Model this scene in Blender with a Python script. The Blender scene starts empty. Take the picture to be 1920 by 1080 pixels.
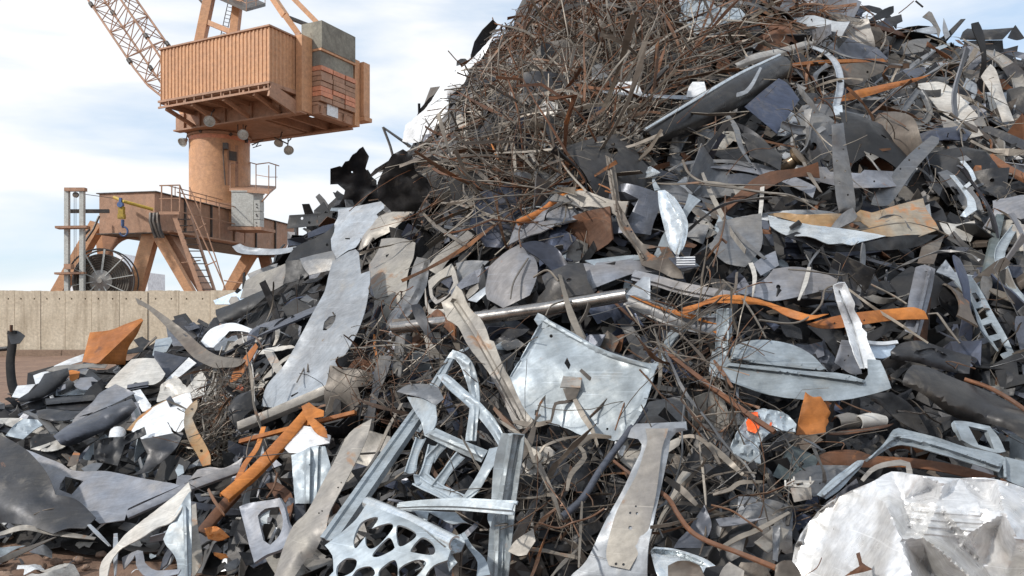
import bpy, bmesh, math, random
from mathutils import Vector, noise
from mathutils.geometry import delaunay_2d_cdt
R = math.radians
scene = bpy.context.scene
col = scene.collection
rnd = random.Random(7)

# ------------------------------------------------------------------ camera, sky, sun, exposure
F, CX, HZ, EYE = 1500.0, 960.0, 600.0, 1.7      # focal length and horizon in photo pixels, eye height in metres
cam_d = bpy.data.cameras.new('camera')
cam = bpy.data.objects.new('camera', cam_d)
col.objects.link(cam)
cam.location = (0, 0, EYE)
cam.rotation_euler = (R(90), 0, 0)
cam_d.sensor_width = 36
cam_d.lens = 36 * F / 1920
cam_d.shift_y = (HZ - 540) / 1920
cam_d.clip_end = 3000
cam_d.clip_start = 0.05
scene.camera = cam

SUN_DIR = Vector((-0.72, -0.42, 0.62)).normalized()
sun_el = math.asin(SUN_DIR.z)
sun_az = math.atan2(SUN_DIR.x, SUN_DIR.y)
w = bpy.data.worlds.new('World')
scene.world = w
w.use_nodes = True
nt = w.node_tree
nt.nodes.clear()
def N(nt, t, **kw):
    n = nt.nodes.new(t)
    for k, v in kw.items():
        if k in n.inputs: n.inputs[k].default_value = v
        else: setattr(n, k, v)
    return n
out = N(nt, 'ShaderNodeOutputWorld')
sky = N(nt, 'ShaderNodeTexSky', sky_type='NISHITA', sun_disc=False, sun_elevation=sun_el, sun_rotation=sun_az % (2 * math.pi), dust_density=0.4)
bg1 = N(nt, 'ShaderNodeBackground', Strength=0.11)
bg2 = N(nt, 'ShaderNodeBackground', Color=(0.955, 0.975, 1.0, 1), Strength=1.06)
mix = N(nt, 'ShaderNodeMixShader')
tc = N(nt, 'ShaderNodeTexCoord')
mp = N(nt, 'ShaderNodeMapping')
mp.inputs['Rotation'].default_value = (0, R(14), 0)
mp.inputs['Scale'].default_value = (1.0, 1.0, 4.2)
mp.inputs['Location'].default_value = (0.35, 0, 0.62)
nz = N(nt, 'ShaderNodeTexNoise', Scale=2.1, Detail=7.0, Roughness=0.5, Distortion=0.25)
rp = N(nt, 'ShaderNodeValToRGB')
rp.color_ramp.elements[0].position = 0.35; rp.color_ramp.elements[0].color = (0.05, 0.05, 0.05, 1)
rp.color_ramp.elements[1].position = 0.56; rp.color_ramp.elements[1].color = (1, 1, 1, 1)
L = nt.links.new
L(tc.outputs['Generated'], mp.inputs['Vector']); L(mp.outputs[0], nz.inputs['Vector']); L(nz.outputs['Fac'], rp.inputs[0])
hsv = N(nt, 'ShaderNodeHueSaturation', Saturation=1.1, Value=1.6); L(sky.outputs[0], hsv.inputs['Color']); sm = N(nt, 'ShaderNodeMix'); sm.data_type = 'RGBA'; sm.inputs[0].default_value = 0.6; L(hsv.outputs[0], sm.inputs[6]); sm.inputs[7].default_value = (3.9, 6.0, 8.5, 1); L(sm.outputs[2], bg1.inputs['Color']); L(rp.outputs[0], mix.inputs[0]); L(bg1.outputs[0], mix.inputs[1]); L(bg2.outputs[0], mix.inputs[2])
L(mix.outputs[0], out.inputs[0])
sd = bpy.data.lights.new('sun', 'SUN')
sd.energy = 3.4; sd.angle = R(3); sd.color = (1.0, 0.95, 0.88)
sun = bpy.data.objects.new('sun', sd)
col.objects.link(sun)
sun.location = (-20, -10, 30)
sun.rotation_euler = SUN_DIR.to_track_quat('Z', 'Y').to_euler()
scene.view_settings.view_transform = 'Standard'
scene.view_settings.look = 'None'
scene.view_settings.exposure = 0.0
scene.view_settings.gamma = 1.0
scene.render.engine = 'CYCLES'
scene.cycles.max_bounces = 6
scene.cycles.diffuse_bounces = 3
scene.cycles.glossy_bounces = 3

# ------------------------------------------------------------------ materials
def new_mat(name):
    m = bpy.data.materials.new(name); m.use_nodes = True
    nt = m.node_tree
    b = nt.nodes['Principled BSDF']
    return m, nt, b
def ramp(nt, p0, c0, p1, c1):
    r = nt.nodes.new('ShaderNodeValToRGB')
    e = r.color_ramp.elements
    e[0].position = p0; e[0].color = c0; e[1].position = p1; e[1].color = c1
    return r
def g4(v): return (v, v, v, 1)
def mixc(nt, fac, a, b, blend='MIX'):
    n = nt.nodes.new('ShaderNodeMix'); n.data_type = 'RGBA'; n.blend_type = blend
    for sock, val in ((n.inputs[0], fac), (n.inputs[6], a), (n.inputs[7], b)):
        if isinstance(val, (int, float)): sock.default_value = val
        elif isinstance(val, tuple): sock.default_value = val
        else: nt.links.new(val, sock)
    return n.outputs[2]
def metal(name, base, second, amount=0.3, metallic=0.5, rough=0.45, rust=(0.30, 0.115, 0.035), rust_amt=0.2, var=0.25, scale=1.0, bump=0.12, dust=0.25):
    """Scrap metal: two tones in blotches, rust stains, fine grime, streaks; every object gets its own patch of it."""
    m, nt, b = new_mat(name)
    L = nt.links.new
    tc = N(nt, 'ShaderNodeTexCoord'); oi = N(nt, 'ShaderNodeObjectInfo')
    vm = N(nt, 'ShaderNodeVectorMath', operation='MULTIPLY_ADD')
    vm.inputs[0].default_value = (1, 1, 1)
    cmb = N(nt, 'ShaderNodeCombineXYZ')
    for i, k in enumerate((91.0, 37.0, 53.0)):
        mm = N(nt, 'ShaderNodeMath', operation='MULTIPLY'); mm.inputs[1].default_value = k
        L(oi.outputs['Random'], mm.inputs[0]); L(mm.outputs[0], cmb.inputs[i])
    L(tc.outputs['Object'], vm.inputs[1]); L(cmb.outputs[0], vm.inputs[2])
    P = vm.outputs[0]
    def noi(s, d=6.0, r=0.6, dist=0.0):
        n = N(nt, 'ShaderNodeTexNoise', Scale=s * scale, Detail=d, Roughness=r, Distortion=dist); L(P, n.inputs['Vector']); return n.outputs['Fac']
    a = ramp(nt, 0.62 - 0.3 * amount - 0.1, g4(0), 0.62 - 0.3 * amount + 0.12, g4(1)); L(noi(1.7, 5, 0.6, 0.4), a.inputs[0])
    c = mixc(nt, a.outputs[0], base + (1,), second + (1,))
    # streaks along one axis: rolling marks, scrape lines
    ms = N(nt, 'ShaderNodeMapping'); ms.inputs['Scale'].default_value = (3, 45, 9); ms.inputs['Rotation'].default_value = (0.3, 0.5, 0.7); L(P, ms.inputs['Vector'])
    st = N(nt, 'ShaderNodeTexNoise', Scale=1.6, Detail=4.0, Roughness=0.6); L(ms.outputs[0], st.inputs['Vector'])
    sr = ramp(nt, 0.3, g4(0.82), 0.7, g4(1.13)); L(st.outputs['Fac'], sr.inputs[0])
    c = mixc(nt, 0.8, c, sr.outputs[0], 'MULTIPLY')
    fr = ramp(nt, 0.3, g4(0.68), 0.68, g4(1.18)); L(noi(11, 8, 0.72), fr.inputs[0])
    c = mixc(nt, 0.85, c, fr.outputs[0], 'MULTIPLY')
    sc = N(nt, 'ShaderNodeMapping'); sc.inputs['Scale'].default_value = (2, 2, 130); sc.inputs['Rotation'].default_value = (0.9, 0.35, 0.2); L(P, sc.inputs['Vector'])
    sn = N(nt, 'ShaderNodeTexNoise', Scale=1.1, Detail=2.0, Roughness=0.5); L(sc.outputs[0], sn.inputs['Vector'])
    scr = ramp(nt, 0.66, g4(0), 0.70, g4(0.35)); L(sn.outputs['Fac'], scr.inputs[0])
    c = mixc(nt, scr.outputs[0], c, tuple(min(1, k * 1.7) for k in base) + (1,))
    # dust and pale scuffs
    du = ramp(nt, 0.55, g4(0), 0.75, g4(dust)); L(noi(4.3, 7, 0.7, 0.6), du.inputs[0])
    c = mixc(nt, du.outputs[0], c, (0.40, 0.35, 0.28, 1))
    ru = ramp(nt, 0.70 - 0.33 * rust_amt, g4(0), 0.80 - 0.33 * rust_amt, g4(1)); L(noi(3.1, 8, 0.68, 0.8), ru.inputs[0])
    c = mixc(nt, ru.outputs[0], c, rust + (1,))
    vr = N(nt, 'ShaderNodeMapRange'); vr.inputs['To Min'].default_value = 1 - var; vr.inputs['To Max'].default_value = 1 + var
    m2 = N(nt, 'ShaderNodeMath', operation='FRACT'); m3 = N(nt, 'ShaderNodeMath', operation='MULTIPLY'); m3.inputs[1].default_value = 17.3
    L(oi.outputs['Random'], m3.inputs[0]); L(m3.outputs[0], m2.inputs[0]); L(m2.outputs[0], vr.inputs[0])
    hs = N(nt, 'ShaderNodeHueSaturation'); L(c, hs.inputs['Color']); L(vr.outputs[0], hs.inputs['Value'])
    L(hs.outputs[0], b.inputs['Base Color'])
    me = ramp(nt, 0.0, g4(metallic), 1.0, g4(metallic * 0.1)); L(ru.outputs[0], me.inputs[0]); L(me.outputs[0], b.inputs['Metallic'])
    rr = ramp(nt, 0.25, g4(max(0.05, rough - 0.14)), 0.75, g4(min(1, rough + 0.2))); L(noi(6.3, 6, 0.6), rr.inputs[0]); L(rr.outputs[0], b.inputs['Roughness'])
    bp = N(nt, 'ShaderNodeBump', Strength=bump, Distance=0.02); L(noi(14, 7, 0.65), bp.inputs['Height']); L(bp.outputs[0], b.inputs['Normal'])
    return m
M = {}
RUSTY = (0.31, 0.115, 0.03)
M['p'] = metal('pale_steel', (0.34, 0.37, 0.405), (0.27, 0.28, 0.295), 0.35, 0.25, 0.45, rust_amt=0.2, var=0.12, dust=0.4)
M['g'] = metal('grey_steel', (0.15, 0.158, 0.172), (0.20, 0.19, 0.178), 0.4, 0.4, 0.42, rust_amt=0.16)
M['d'] = metal('dark_steel', (0.032, 0.034, 0.040), (0.058, 0.054, 0.051), 0.4, 0.4, 0.45, rust_amt=0.14)
M['k'] = metal('black_steel', (0.013, 0.014, 0.017), (0.022, 0.021, 0.021), 0.4, 0.15, 0.5, rust_amt=0.02, dust=0.08)
M['t'] = metal('tan_dusty_steel', (0.33, 0.305, 0.265), (0.23, 0.215, 0.20), 0.45, 0.22, 0.5, rust_amt=0.3, rust=(0.27, 0.13, 0.05))
M['n'] = metal('brown_steel', (0.105, 0.084, 0.068), (0.16, 0.14, 0.118), 0.4, 0.3, 0.5, rust_amt=0.32)
M['r'] = metal('orange_rust', (0.48, 0.17, 0.034), (0.33, 0.115, 0.032), 0.4, 0.05, 0.75, rust=(0.12, 0.05, 0.028), rust_amt=0.26, dust=0.18, bump=0.3)
M['q'] = metal('dark_rust', (0.17, 0.068, 0.028), (0.10, 0.05, 0.03), 0.45, 0.1, 0.7, rust_amt=0.3, dust=0.15, bump=0.3)
M['z'] = metal('galvanised_steel', (0.345, 0.395, 0.435), (0.27, 0.30, 0.315), 0.35, 0.28, 0.46, rust_amt=0.12, var=0.12, dust=0.3)
M['y'] = metal('bright_galvanised', (0.72, 0.77, 0.80), (0.6, 0.62, 0.62), 0.3, 0.75, 0.24, rust_amt=0.05, var=0.08, dust=0.2)
M['w'] = metal('white_sheet', (0.76, 0.78, 0.80), (0.66, 0.66, 0.66), 0.25, 0.15, 0.4, rust_amt=0.05, var=0.06, dust=0.3)
M['a'] = metal('crumpled_aluminium', (0.72, 0.725, 0.735), (0.56, 0.535, 0.49), 0.30, 0.45, 0.32, rust=(0.36, 0.30, 0.23), rust_amt=0.16, var=0.0, dust=0.25, bump=0.15)
M['b'] = metal('blue_grey_steel', (0.115, 0.125, 0.155), (0.095, 0.10, 0.115), 0.4, 0.4, 0.4, rust_amt=0.10)
M['e'] = metal('deep_blue_steel', (0.065, 0.08, 0.125), (0.05, 0.055, 0.075), 0.4, 0.4, 0.4, rust_amt=0.06)
M['l'] = metal('lilac_grey_steel', (0.22, 0.235, 0.27), (0.215, 0.205, 0.205), 0.42, 0.25, 0.45, rust_amt=0.10, var=0.1)
M['c'] = metal('cream_dusty_sheet', (0.55, 0.53, 0.49), (0.45, 0.41, 0.36), 0.4, 0.2, 0.45, rust=(0.33, 0.17, 0.1), rust_amt=0.16, var=0.1)
M['f'] = metal('half_rusted_steel', (0.30, 0.27, 0.22), (0.33, 0.20, 0.09), 0.6, 0.15, 0.55, rust=(0.40, 0.16, 0.045), rust_amt=0.48, var=0.1)
M['i'] = metal('polished_tube_steel', (0.36, 0.34, 0.32), (0.28, 0.26, 0.245), 0.3, 0.92, 0.22, rust_amt=0.1, var=0.05, dust=0.1, bump=0.05)
M['j'] = metal('dark_polished_steel', (0.035, 0.033, 0.033), (0.05, 0.045, 0.042), 0.4, 0.6, 0.3, rust_amt=0.1, var=0.05, dust=0.15, bump=0.05)
M['m'] = metal('green_grey_steel', (0.085, 0.11, 0.115), (0.12, 0.14, 0.14), 0.4, 0.3, 0.42, rust_amt=0.06)
M['o'] = metal('sprayed_orange_paint', (0.80, 0.11, 0.02), (0.75, 0.16, 0.05), 0.3, 0.0, 0.5, rust_amt=0.02, dust=0.2)
M['u'] = metal('brass_tone', (0.20, 0.14, 0.085), (0.13, 0.10, 0.075), 0.3, 0.6, 0.35, rust_amt=0.1)
M['s'] = metal('brown_wire', (0.17, 0.080, 0.040), (0.10, 0.065, 0.045), 0.4, 0.25, 0.55, rust_amt=0.4, scale=0.6)
M['v'] = metal('grey_wire', (0.30, 0.265, 0.22), (0.16, 0.135, 0.11), 0.5, 0.3, 0.45, rust_amt=0.3, scale=0.6)
M['x'] = metal('heap_core', (0.010, 0.009, 0.009), (0.018, 0.014, 0.012), 0.4, 0.1, 0.7, rust_amt=0.12, rust=(0.03, 0.016, 0.01), dust=0.02)  # near black: the shade deep in the gaps is put into this colour
M['or'] = metal('crane_paint', (0.62, 0.335, 0.175), (0.55, 0.295, 0.16), 0.4, 0.0, 0.55, rust=(0.26, 0.115, 0.06), rust_amt=0.16, var=0.03, scale=0.35, bump=0.03, dust=0.12)
M['os'] = metal('crane_paint_weathered', (0.44, 0.25, 0.16), (0.36, 0.21, 0.135), 0.4, 0.0, 0.6, rust=(0.17, 0.08, 0.05), rust_amt=0.25, var=0.04, scale=0.35, bump=0.03, dust=0.12)
M['op'] = metal('crane_stripe_paint', (0.72, 0.30, 0.17), (0.62, 0.25, 0.14), 0.4, 0.0, 0.55, rust_amt=0.12, var=0.05, scale=0.5, bump=0.03)
M['cc'] = metal('counterweight_concrete', (0.30, 0.29, 0.24), (0.20, 0.19, 0.16), 0.45, 0.0, 0.9, rust=(0.11, 0.09, 0.07), rust_amt=0.25, var=0.03, scale=0.5, bump=0.1)
M['cg'] = metal('cabinet_grey', (0.52, 0.53, 0.50), (0.46, 0.46, 0.43), 0.4, 0.0, 0.5, rust_amt=0.08, var=0.03, bump=0.02)
M['cd'] = metal('crane_dark_metal', (0.075, 0.07, 0.068), (0.11, 0.09, 0.075), 0.4, 0.3, 0.5, rust_amt=0.2, var=0.05, bump=0.02)
M['ye'] = metal('hook_yellow', (0.55, 0.38, 0.05), (0.45, 0.3, 0.05), 0.3, 0.0, 0.5, rust_amt=0.15)
M['bu'] = metal('hoist_blue', (0.07, 0.13, 0.30), (0.06, 0.1, 0.2), 0.3, 0.0, 0.5, rust_amt=0.1)
M['le'] = metal('lamp_reflector', (0.66, 0.70, 0.68), (0.5, 0.54, 0.5), 0.3, 0.3, 0.3, rust_amt=0.05, bump=0.02)
M['pb'] = metal('pale_blue_plastic', (0.50, 0.60, 0.72), (0.45, 0.55, 0.66), 0.3, 0.0, 0.35, rust_amt=0.0, dust=0.1)

def plain_noise_mat(name, c0, c1, sc, rough=0.9, bump=0.4, extra=None, bscale=None):
    m, nt, b = new_mat(name); L = nt.links.new
    tc = N(nt, 'ShaderNodeTexCoord')
    n1 = N(nt, 'ShaderNodeTexNoise', Scale=sc, Detail=9.0, Roughness=0.65); L(tc.outputs['Object'], n1.inputs['Vector'])
    n2 = N(nt, 'ShaderNodeTexNoise', Scale=sc * 9, Detail=8.0, Roughness=0.7); L(tc.outputs['Object'], n2.inputs['Vector'])
    r1 = ramp(nt, 0.35, c0 + (1,), 0.65, c1 + (1,)); L(n1.outputs['Fac'], r1.inputs[0])
    r2 = ramp(nt, 0.3, g4(0.65), 0.7, g4(1.2)); L(n2.outputs['Fac'], r2.inputs[0])
    c = mixc(nt, 0.85, r1.outputs[0], r2.outputs[0], 'MULTIPLY')
    if extra: c = extra(nt, tc, c)
    L(c, b.inputs['Base Color']); b.inputs['Roughness'].default_value = rough
    bp = N(nt, 'ShaderNodeBump', Strength=bump, Distance=0.05); L(n2.outputs['Fac'], bp.inputs['Height']); L(bp.outputs[0], b.inputs['Normal'])
    return m
M['ground'] = plain_noise_mat('packed_earth', (0.27, 0.17, 0.115), (0.19, 0.115, 0.08), 0.6, 0.95, 0.6)
def wall_stains(nt, tc, c):
    L = nt.links.new
    mp = N(nt, 'ShaderNodeMapping'); mp.inputs['Scale'].default_value = (2.2, 2.2, 0.22); L(tc.outputs['Object'], mp.inputs['Vector'])
    oi = N(nt, 'ShaderNodeObjectInfo'); vm = N(nt, 'ShaderNodeVectorMath', operation='ADD'); L(mp.outputs[0], vm.inputs[0])
    cb = N(nt, 'ShaderNodeCombineXYZ'); mm = N(nt, 'ShaderNodeMath', operation='MULTIPLY'); mm.inputs[1].default_value = 40; L(oi.outputs['Random'], mm.inputs[0]); L(mm.outputs[0], cb.inputs[0]); L(cb.outputs[0], vm.inputs[1])
    n = N(nt, 'ShaderNodeTexNoise', Scale=1.4, Detail=7.0, Roughness=0.65); L(vm.outputs[0], n.inputs['Vector'])
    r = ramp(nt, 0.5, g4(0), 0.72, g4(0.5)); L(n.outputs['Fac'], r.inputs[0])
    c = mixc(nt, r.outputs[0], c, (0.20, 0.15, 0.10, 1))
    # weathered dark band under the top edge
    sp = N(nt, 'ShaderNodeSeparateXYZ'); L(tc.outputs['Object'], sp.inputs[0])
    n2 = N(nt, 'ShaderNodeTexNoise', Scale=2.6, Detail=6.0, Roughness=0.7); L(vm.outputs[0], n2.inputs['Vector'])
    ad = N(nt, 'ShaderNodeMath', operation='MULTIPLY_ADD'); ad.inputs[1].default_value = 1.8; L(n2.outputs['Fac'], ad.inputs[0]); L(sp.outputs['Z'], ad.inputs[2])
    r2 = ramp(nt, 0.58, g4(0), 0.9, g4(0.62)); mr = N(nt, 'ShaderNodeMapRange'); mr.inputs['From Min'].default_value = 1.5; mr.inputs['From Max'].default_value = 4.4; L(ad.outputs[0], mr.inputs[0]); L(mr.outputs[0], r2.inputs[0])
    return mixc(nt, r2.outputs[0], c, (0.16, 0.14, 0.11, 1))
M['wall'] = plain_noise_mat('weathered_concrete', (0.66, 0.575, 0.45), (0.53, 0.45, 0.34), 0.9, 0.9, 0.25, wall_stains)
M['kerb'] = plain_noise_mat('muddy_concrete', (0.30, 0.21, 0.15), (0.24, 0.165, 0.12), 0.9, 0.95, 0.3)
M['far'] = plain_noise_mat('pale_render', (0.93, 0.94, 0.96), (0.88, 0.9, 0.93), 0.1, 0.9, 0.0)
M['stone'] = plain_noise_mat('brown_stone', (0.34, 0.23, 0.16), (0.24, 0.16, 0.12), 3.0, 0.95, 0.4)

# ------------------------------------------------------------------ mesh helpers
def P(px, py, D): return Vector(((px - CX) / F * D, D, EYE + (HZ - py) / F * D))
def tag(o, label=None, cat=None, group=None, kind=None):
    if label: o['label'] = label
    if cat: o['category'] = cat
    if group: o['group'] = group
    if kind: o['kind'] = kind
    return o
def empty(name, loc, label=None, cat=None, group=None):
    o = bpy.data.objects.new(name, None); col.objects.link(o); o.location = loc; o.empty_display_size = 0.2
    return tag(o, label, cat, group)
def finish(name, verts, faces, mat, parent=None, smooth=40, mats=None, fmat=None, center=True):
    me = bpy.data.meshes.new(name)
    if center and verts:
        c = Vector((0, 0, 0))
        for v in verts: c += Vector(v)
        c /= len(verts)
    else: c = Vector((0, 0, 0))
    me.from_pydata([tuple(Vector(v) - c) for v in verts], [], faces)
    me.update()
    for m in (mats or [mat]): me.materials.append(m)
    if fmat: me.polygons.foreach_set('material_index', fmat)
    bm = bmesh.new(); bm.from_mesh(me); bmesh.ops.recalc_face_normals(bm, faces=bm.faces[:]); bm.to_mesh(me); bm.free()
    if smooth:
        me.polygons.foreach_set('use_smooth', [True] * len(me.polygons))
        me.set_sharp_from_angle(angle=R(smooth))
    o = bpy.data.objects.new(name, me); col.objects.link(o); o.location = c
    if parent:
        o.parent = parent; o.location = c - world_loc(parent)
    return o
def world_loc(o):
    v = Vector(o.location)
    while o.parent: o = o.parent; v += Vector(o.location)
    return v
class MB:
    """Collects boxes, beams, tubes, lathes for ONE mesh."""
    def __init__(s): s.v = []; s.f = []
    def hexa(s, a):
        n = len(s.v); s.v += [Vector(p) for p in a]
        s.f += [tuple(n + i for i in q) for q in ((0, 3, 2, 1), (4, 5, 6, 7), (0, 1, 5, 4), (1, 2, 6, 5), (2, 3, 7, 6), (3, 0, 4, 7))]
        return s
    def box(s, c, hx, hy, hz, ax=(1, 0, 0), ay=(0, 1, 0), az=(0, 0, 1)):
        c = Vector(c); X = Vector(ax) * hx; Y = Vector(ay) * hy; Z = Vector(az) * hz
        return s.hexa([c - X - Y - Z, c + X - Y - Z, c + X + Y - Z, c - X + Y - Z, c - X - Y + Z, c + X - Y + Z, c + X + Y + Z, c - X + Y + Z])
    def beam(s, p, q, w, h=None, up=(0, 0, 1), w2=None):
        h = h or w; p = Vector(p); q = Vector(q); t = (q - p).normalized(); up = Vector(up)
        if abs(t.dot(up)) > 0.95: up = Vector((0, 1, 0))
        sx = t.cross(up).normalized(); u = sx.cross(t)
        k = (w2 / w) if w2 else 1
        a = [p + sx * i * w / 2 + u * j * h / 2 for i, j in ((-1, -1), (1, -1), (1, 1), (-1, 1))]
        b = [q + sx * i * w * k / 2 + u * j * h * k / 2 for i, j in ((-1, -1), (1, -1), (1, 1), (-1, 1))]
        return s.hexa(a + b)
    def tube(s, pts, r, n=8, closed=False):
        pts = [Vector(p) for p in pts]; m = len(pts); base = len(s.v)
        nrm = None
        for i, p in enumerate(pts):
            t = (pts[(i + 1) % m] - pts[i - 1]) if closed else (pts[min(i + 1, m - 1)] - pts[max(i - 1, 0)])
            t = t.normalized() if t.length > 1e-9 else Vector((0, 0, 1))
            if nrm is None:
                nrm = t.orthogonal().normalized()
            nrm = (nrm - t * nrm.dot(t))
            nrm = nrm.normalized() if nrm.length > 1e-6 else t.orthogonal().normalized()
            bi = t.cross(nrm)
            rr = r[i] if isinstance(r, (list, tuple)) else r
            for k in range(n):
                a = 2 * math.pi * k / n
                s.v.append(p + nrm * math.cos(a) * rr + bi * math.sin(a) * rr)
        for i in range(m if closed else m - 1):
            for k in range(n):
                j = (i + 1) % m
                s.f.append((base + i * n + k, base + i * n + (k + 1) % n, base + j * n + (k + 1) % n, base + j * n + k))
        if not closed:
            s.f.append(tuple(base + k for k in range(n))); s.f.append(tuple(base + (m - 1) * n + k for k in range(n)))
        return s
    def lathe(s, c, axis, prof, n=24):
        c = Vector(c); t = Vector(axis).normalized(); x = t.orthogonal().normalized(); y = t.cross(x); base = len(s.v)
        for (d, r) in prof:
            for k in range(n):
                a = 2 * math.pi * k / n
                s.v.append(c + t * d + (x * math.cos(a) + y * math.sin(a)) * max(r, 1e-4))
        for i in range(len(prof) - 1):
            for k in range(n):
                s.f.append((base + i * n + k, base + i * n + (k + 1) % n, base + (i + 1) * n + (k + 1) % n, base + (i + 1) * n + k))
        s.f.append(tuple(base + k for k in range(n))); s.f.append(tuple(base + (len(prof) - 1) * n + k for k in range(n)))
        return s
    def build(s, name, mat, parent=None, smooth=35):
        return finish(name, s.v, s.f, M[mat] if isinstance(mat, str) else mat, parent, smooth)

# ------------------------------------------------------------------ the heap's shape
SIL = [(-420, 790), (-200, 770), (0, 752), (150, 700), (300, 645), (400, 590), (440, 560), (540, 455), (620, 385), (700, 345), (760, 280), (800, 225), (850, 155), (920, 75), (1000, 5), (1100, -35), (1250, -50), (1400, -45), (1560, -15), (1650, 45), (1760, 72), (1920, 105), (2200, 190), (2500, 330)]
YR = [(-420, 7.4), (0, 8.2), (300, 10.0), (600, 12.6), (900, 14.6), (1300, 15.2), (1900, 14.0), (2500, 12.0)]
YF = [(-420, 6.2), (0, 6.0), (200, 5.75), (500, 5.1), (900, 4.4), (1400, 4.1), (1900, 4.1), (2500, 4.6)]
def lut(t, x):
    if x <= t[0][0]: return t[0][1]
    for (x0, y0), (x1, y1) in zip(t, t[1:]):
        if x <= x1: return y0 + (y1 - y0) * (x - x0) / (x1 - x0)
    return t[-1][1]
def S(t): return t * (1.22 - 0.22 * t)
def heapz(px, Y):
    yr = lut(YR, px); yf = lut(YF, px); t = (Y - yf) / (yr - yf)
    if t <= 0: return 0.0
    rz = EYE + (HZ - lut(SIL, px)) / F * yr
    return rz * S(min(t, 1))
def depth(px, py):
    yr = lut(YR, px); yf = lut(YF, px)
    k = (HZ - py) / F
    if EYE + k * yf <= 0: return EYE / -k
    if EYE + k * yr >= heapz(px, yr): return yr
    a, b = yf, yr
    for _ in range(22):
        m = (a + b) / 2
        if EYE + k * m > heapz(px, m): a = m
        else: b = m
    return a
def slope_normal(px, py):
    p = P(px, py, depth(px, py)); e = 12
    py2 = max(py, lut(SIL, px) + 20)
    a = P(px - e, py2, depth(px - e, py2)); b = P(px + e, py2, depth(px + e, py2)); c = P(px, py2 + e, depth(px, py2 + e)); d = P(px, py2 - e, depth(px, py2 - e))
    n = (b - a).cross(d - c)
    if n.length < 1e-9: return Vector((0, -0.7, 0.7))
    n.normalize()
    return n if n.y < 0 else -n

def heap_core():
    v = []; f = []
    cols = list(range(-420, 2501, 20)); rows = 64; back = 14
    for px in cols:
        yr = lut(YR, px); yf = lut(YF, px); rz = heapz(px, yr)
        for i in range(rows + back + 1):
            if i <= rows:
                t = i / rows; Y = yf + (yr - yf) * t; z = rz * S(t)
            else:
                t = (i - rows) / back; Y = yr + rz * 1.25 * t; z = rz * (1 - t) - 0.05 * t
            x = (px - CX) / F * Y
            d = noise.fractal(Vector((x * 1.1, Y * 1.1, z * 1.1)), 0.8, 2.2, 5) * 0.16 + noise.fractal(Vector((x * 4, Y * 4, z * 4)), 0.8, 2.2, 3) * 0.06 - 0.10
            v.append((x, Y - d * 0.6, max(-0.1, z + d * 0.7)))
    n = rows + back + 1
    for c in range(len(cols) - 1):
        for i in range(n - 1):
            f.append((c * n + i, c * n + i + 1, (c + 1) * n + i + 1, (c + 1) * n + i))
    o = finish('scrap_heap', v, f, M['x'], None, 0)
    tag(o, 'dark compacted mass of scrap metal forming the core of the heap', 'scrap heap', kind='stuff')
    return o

# ------------------------------------------------------------------ traced sheets and swept bars
TILES = {'A': (80, 0, 3), 'B': (80, 270, 3), 'C': (720, 0, 3), 'D': (1280, 0, 3), 'E': (480, 340, 3), 'F': (1020, 270, 3), 'G': (1280, 330, 3), 'H': (0, 540, 3), 'I': (0, 720, 3), 'J': (540, 620, 2.348), 'K': (920, 560, 3), 'L': (920, 740, 3), 'M': (1280, 620, 2.348), '-': (0, 0, 1)}
def Z(tile, s):
    x0, y0, k = TILES[tile]
    return [(x0 + float(a.split(',')[0]) / k, y0 + float(a.split(',')[1]) / k) for a in s.split()]
def crom(p0, p1, p2, p3, t):
    return tuple(0.5 * (2 * b + (c - a) * t + (2 * a - 5 * b + 4 * c - d) * t * t + (3 * b - a - 3 * c + d) * t ** 3) for a, b, c, d in zip(p0, p1, p2, p3))
def smooth_loop(pts, step=9.0, corner=36):
    n = len(pts); sharp = []
    for i in range(n):
        a = Vector(pts[i]) - Vector(pts[i - 1]); b = Vector(pts[(i + 1) % n]) - Vector(pts[i])
        sharp.append(a.length < 1e-6 or b.length < 1e-6 or math.degrees(a.angle(b)) > corner)
    o = []
    for i in range(n):
        p1, p2 = pts[i], pts[(i + 1) % n]
        L = (Vector(p2) - Vector(p1)).length
        if L < 1e-6: continue
        lin = lambda a, b: (2 * a[0] - b[0], 2 * a[1] - b[1])
        p0 = lin(p1, p2) if sharp[i] else pts[i - 1]
        p3 = lin(p2, p1) if sharp[(i + 1) % n] else pts[(i + 2) % n]
        k = max(1, int(L / step))
        for j in range(k): o.append(crom(p0, p1, p2, p3, j / k))
    return o
def smooth_path(pts, step=10.0):
    o = []; n = len(pts)
    for i in range(n - 1):
        p1, p2 = pts[i], pts[i + 1]
        p0 = pts[i - 1] if i else tuple(2 * a - b for a, b in zip(p1, p2))
        p3 = pts[i + 2] if i + 2 < n else tuple(2 * b - a for a, b in zip(p1, p2))
        L = math.dist(p1, p2); k = max(1, int(L / step))
        for j in range(k): o.append(crom(p0, p1, p2, p3, j / k))
    o.append(tuple(pts[-1]))
    return o
def inside(pt, poly):
    x, y = pt; r = False; n = len(poly); j = n - 1
    for i in range(n):
        xi, yi = poly[i]; xj, yj = poly[j]
        if (yi > y) != (yj > y) and x < (xj - xi) * (y - yi) / (yj - yi) + xi: r = not r
        j = i
    return r
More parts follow.
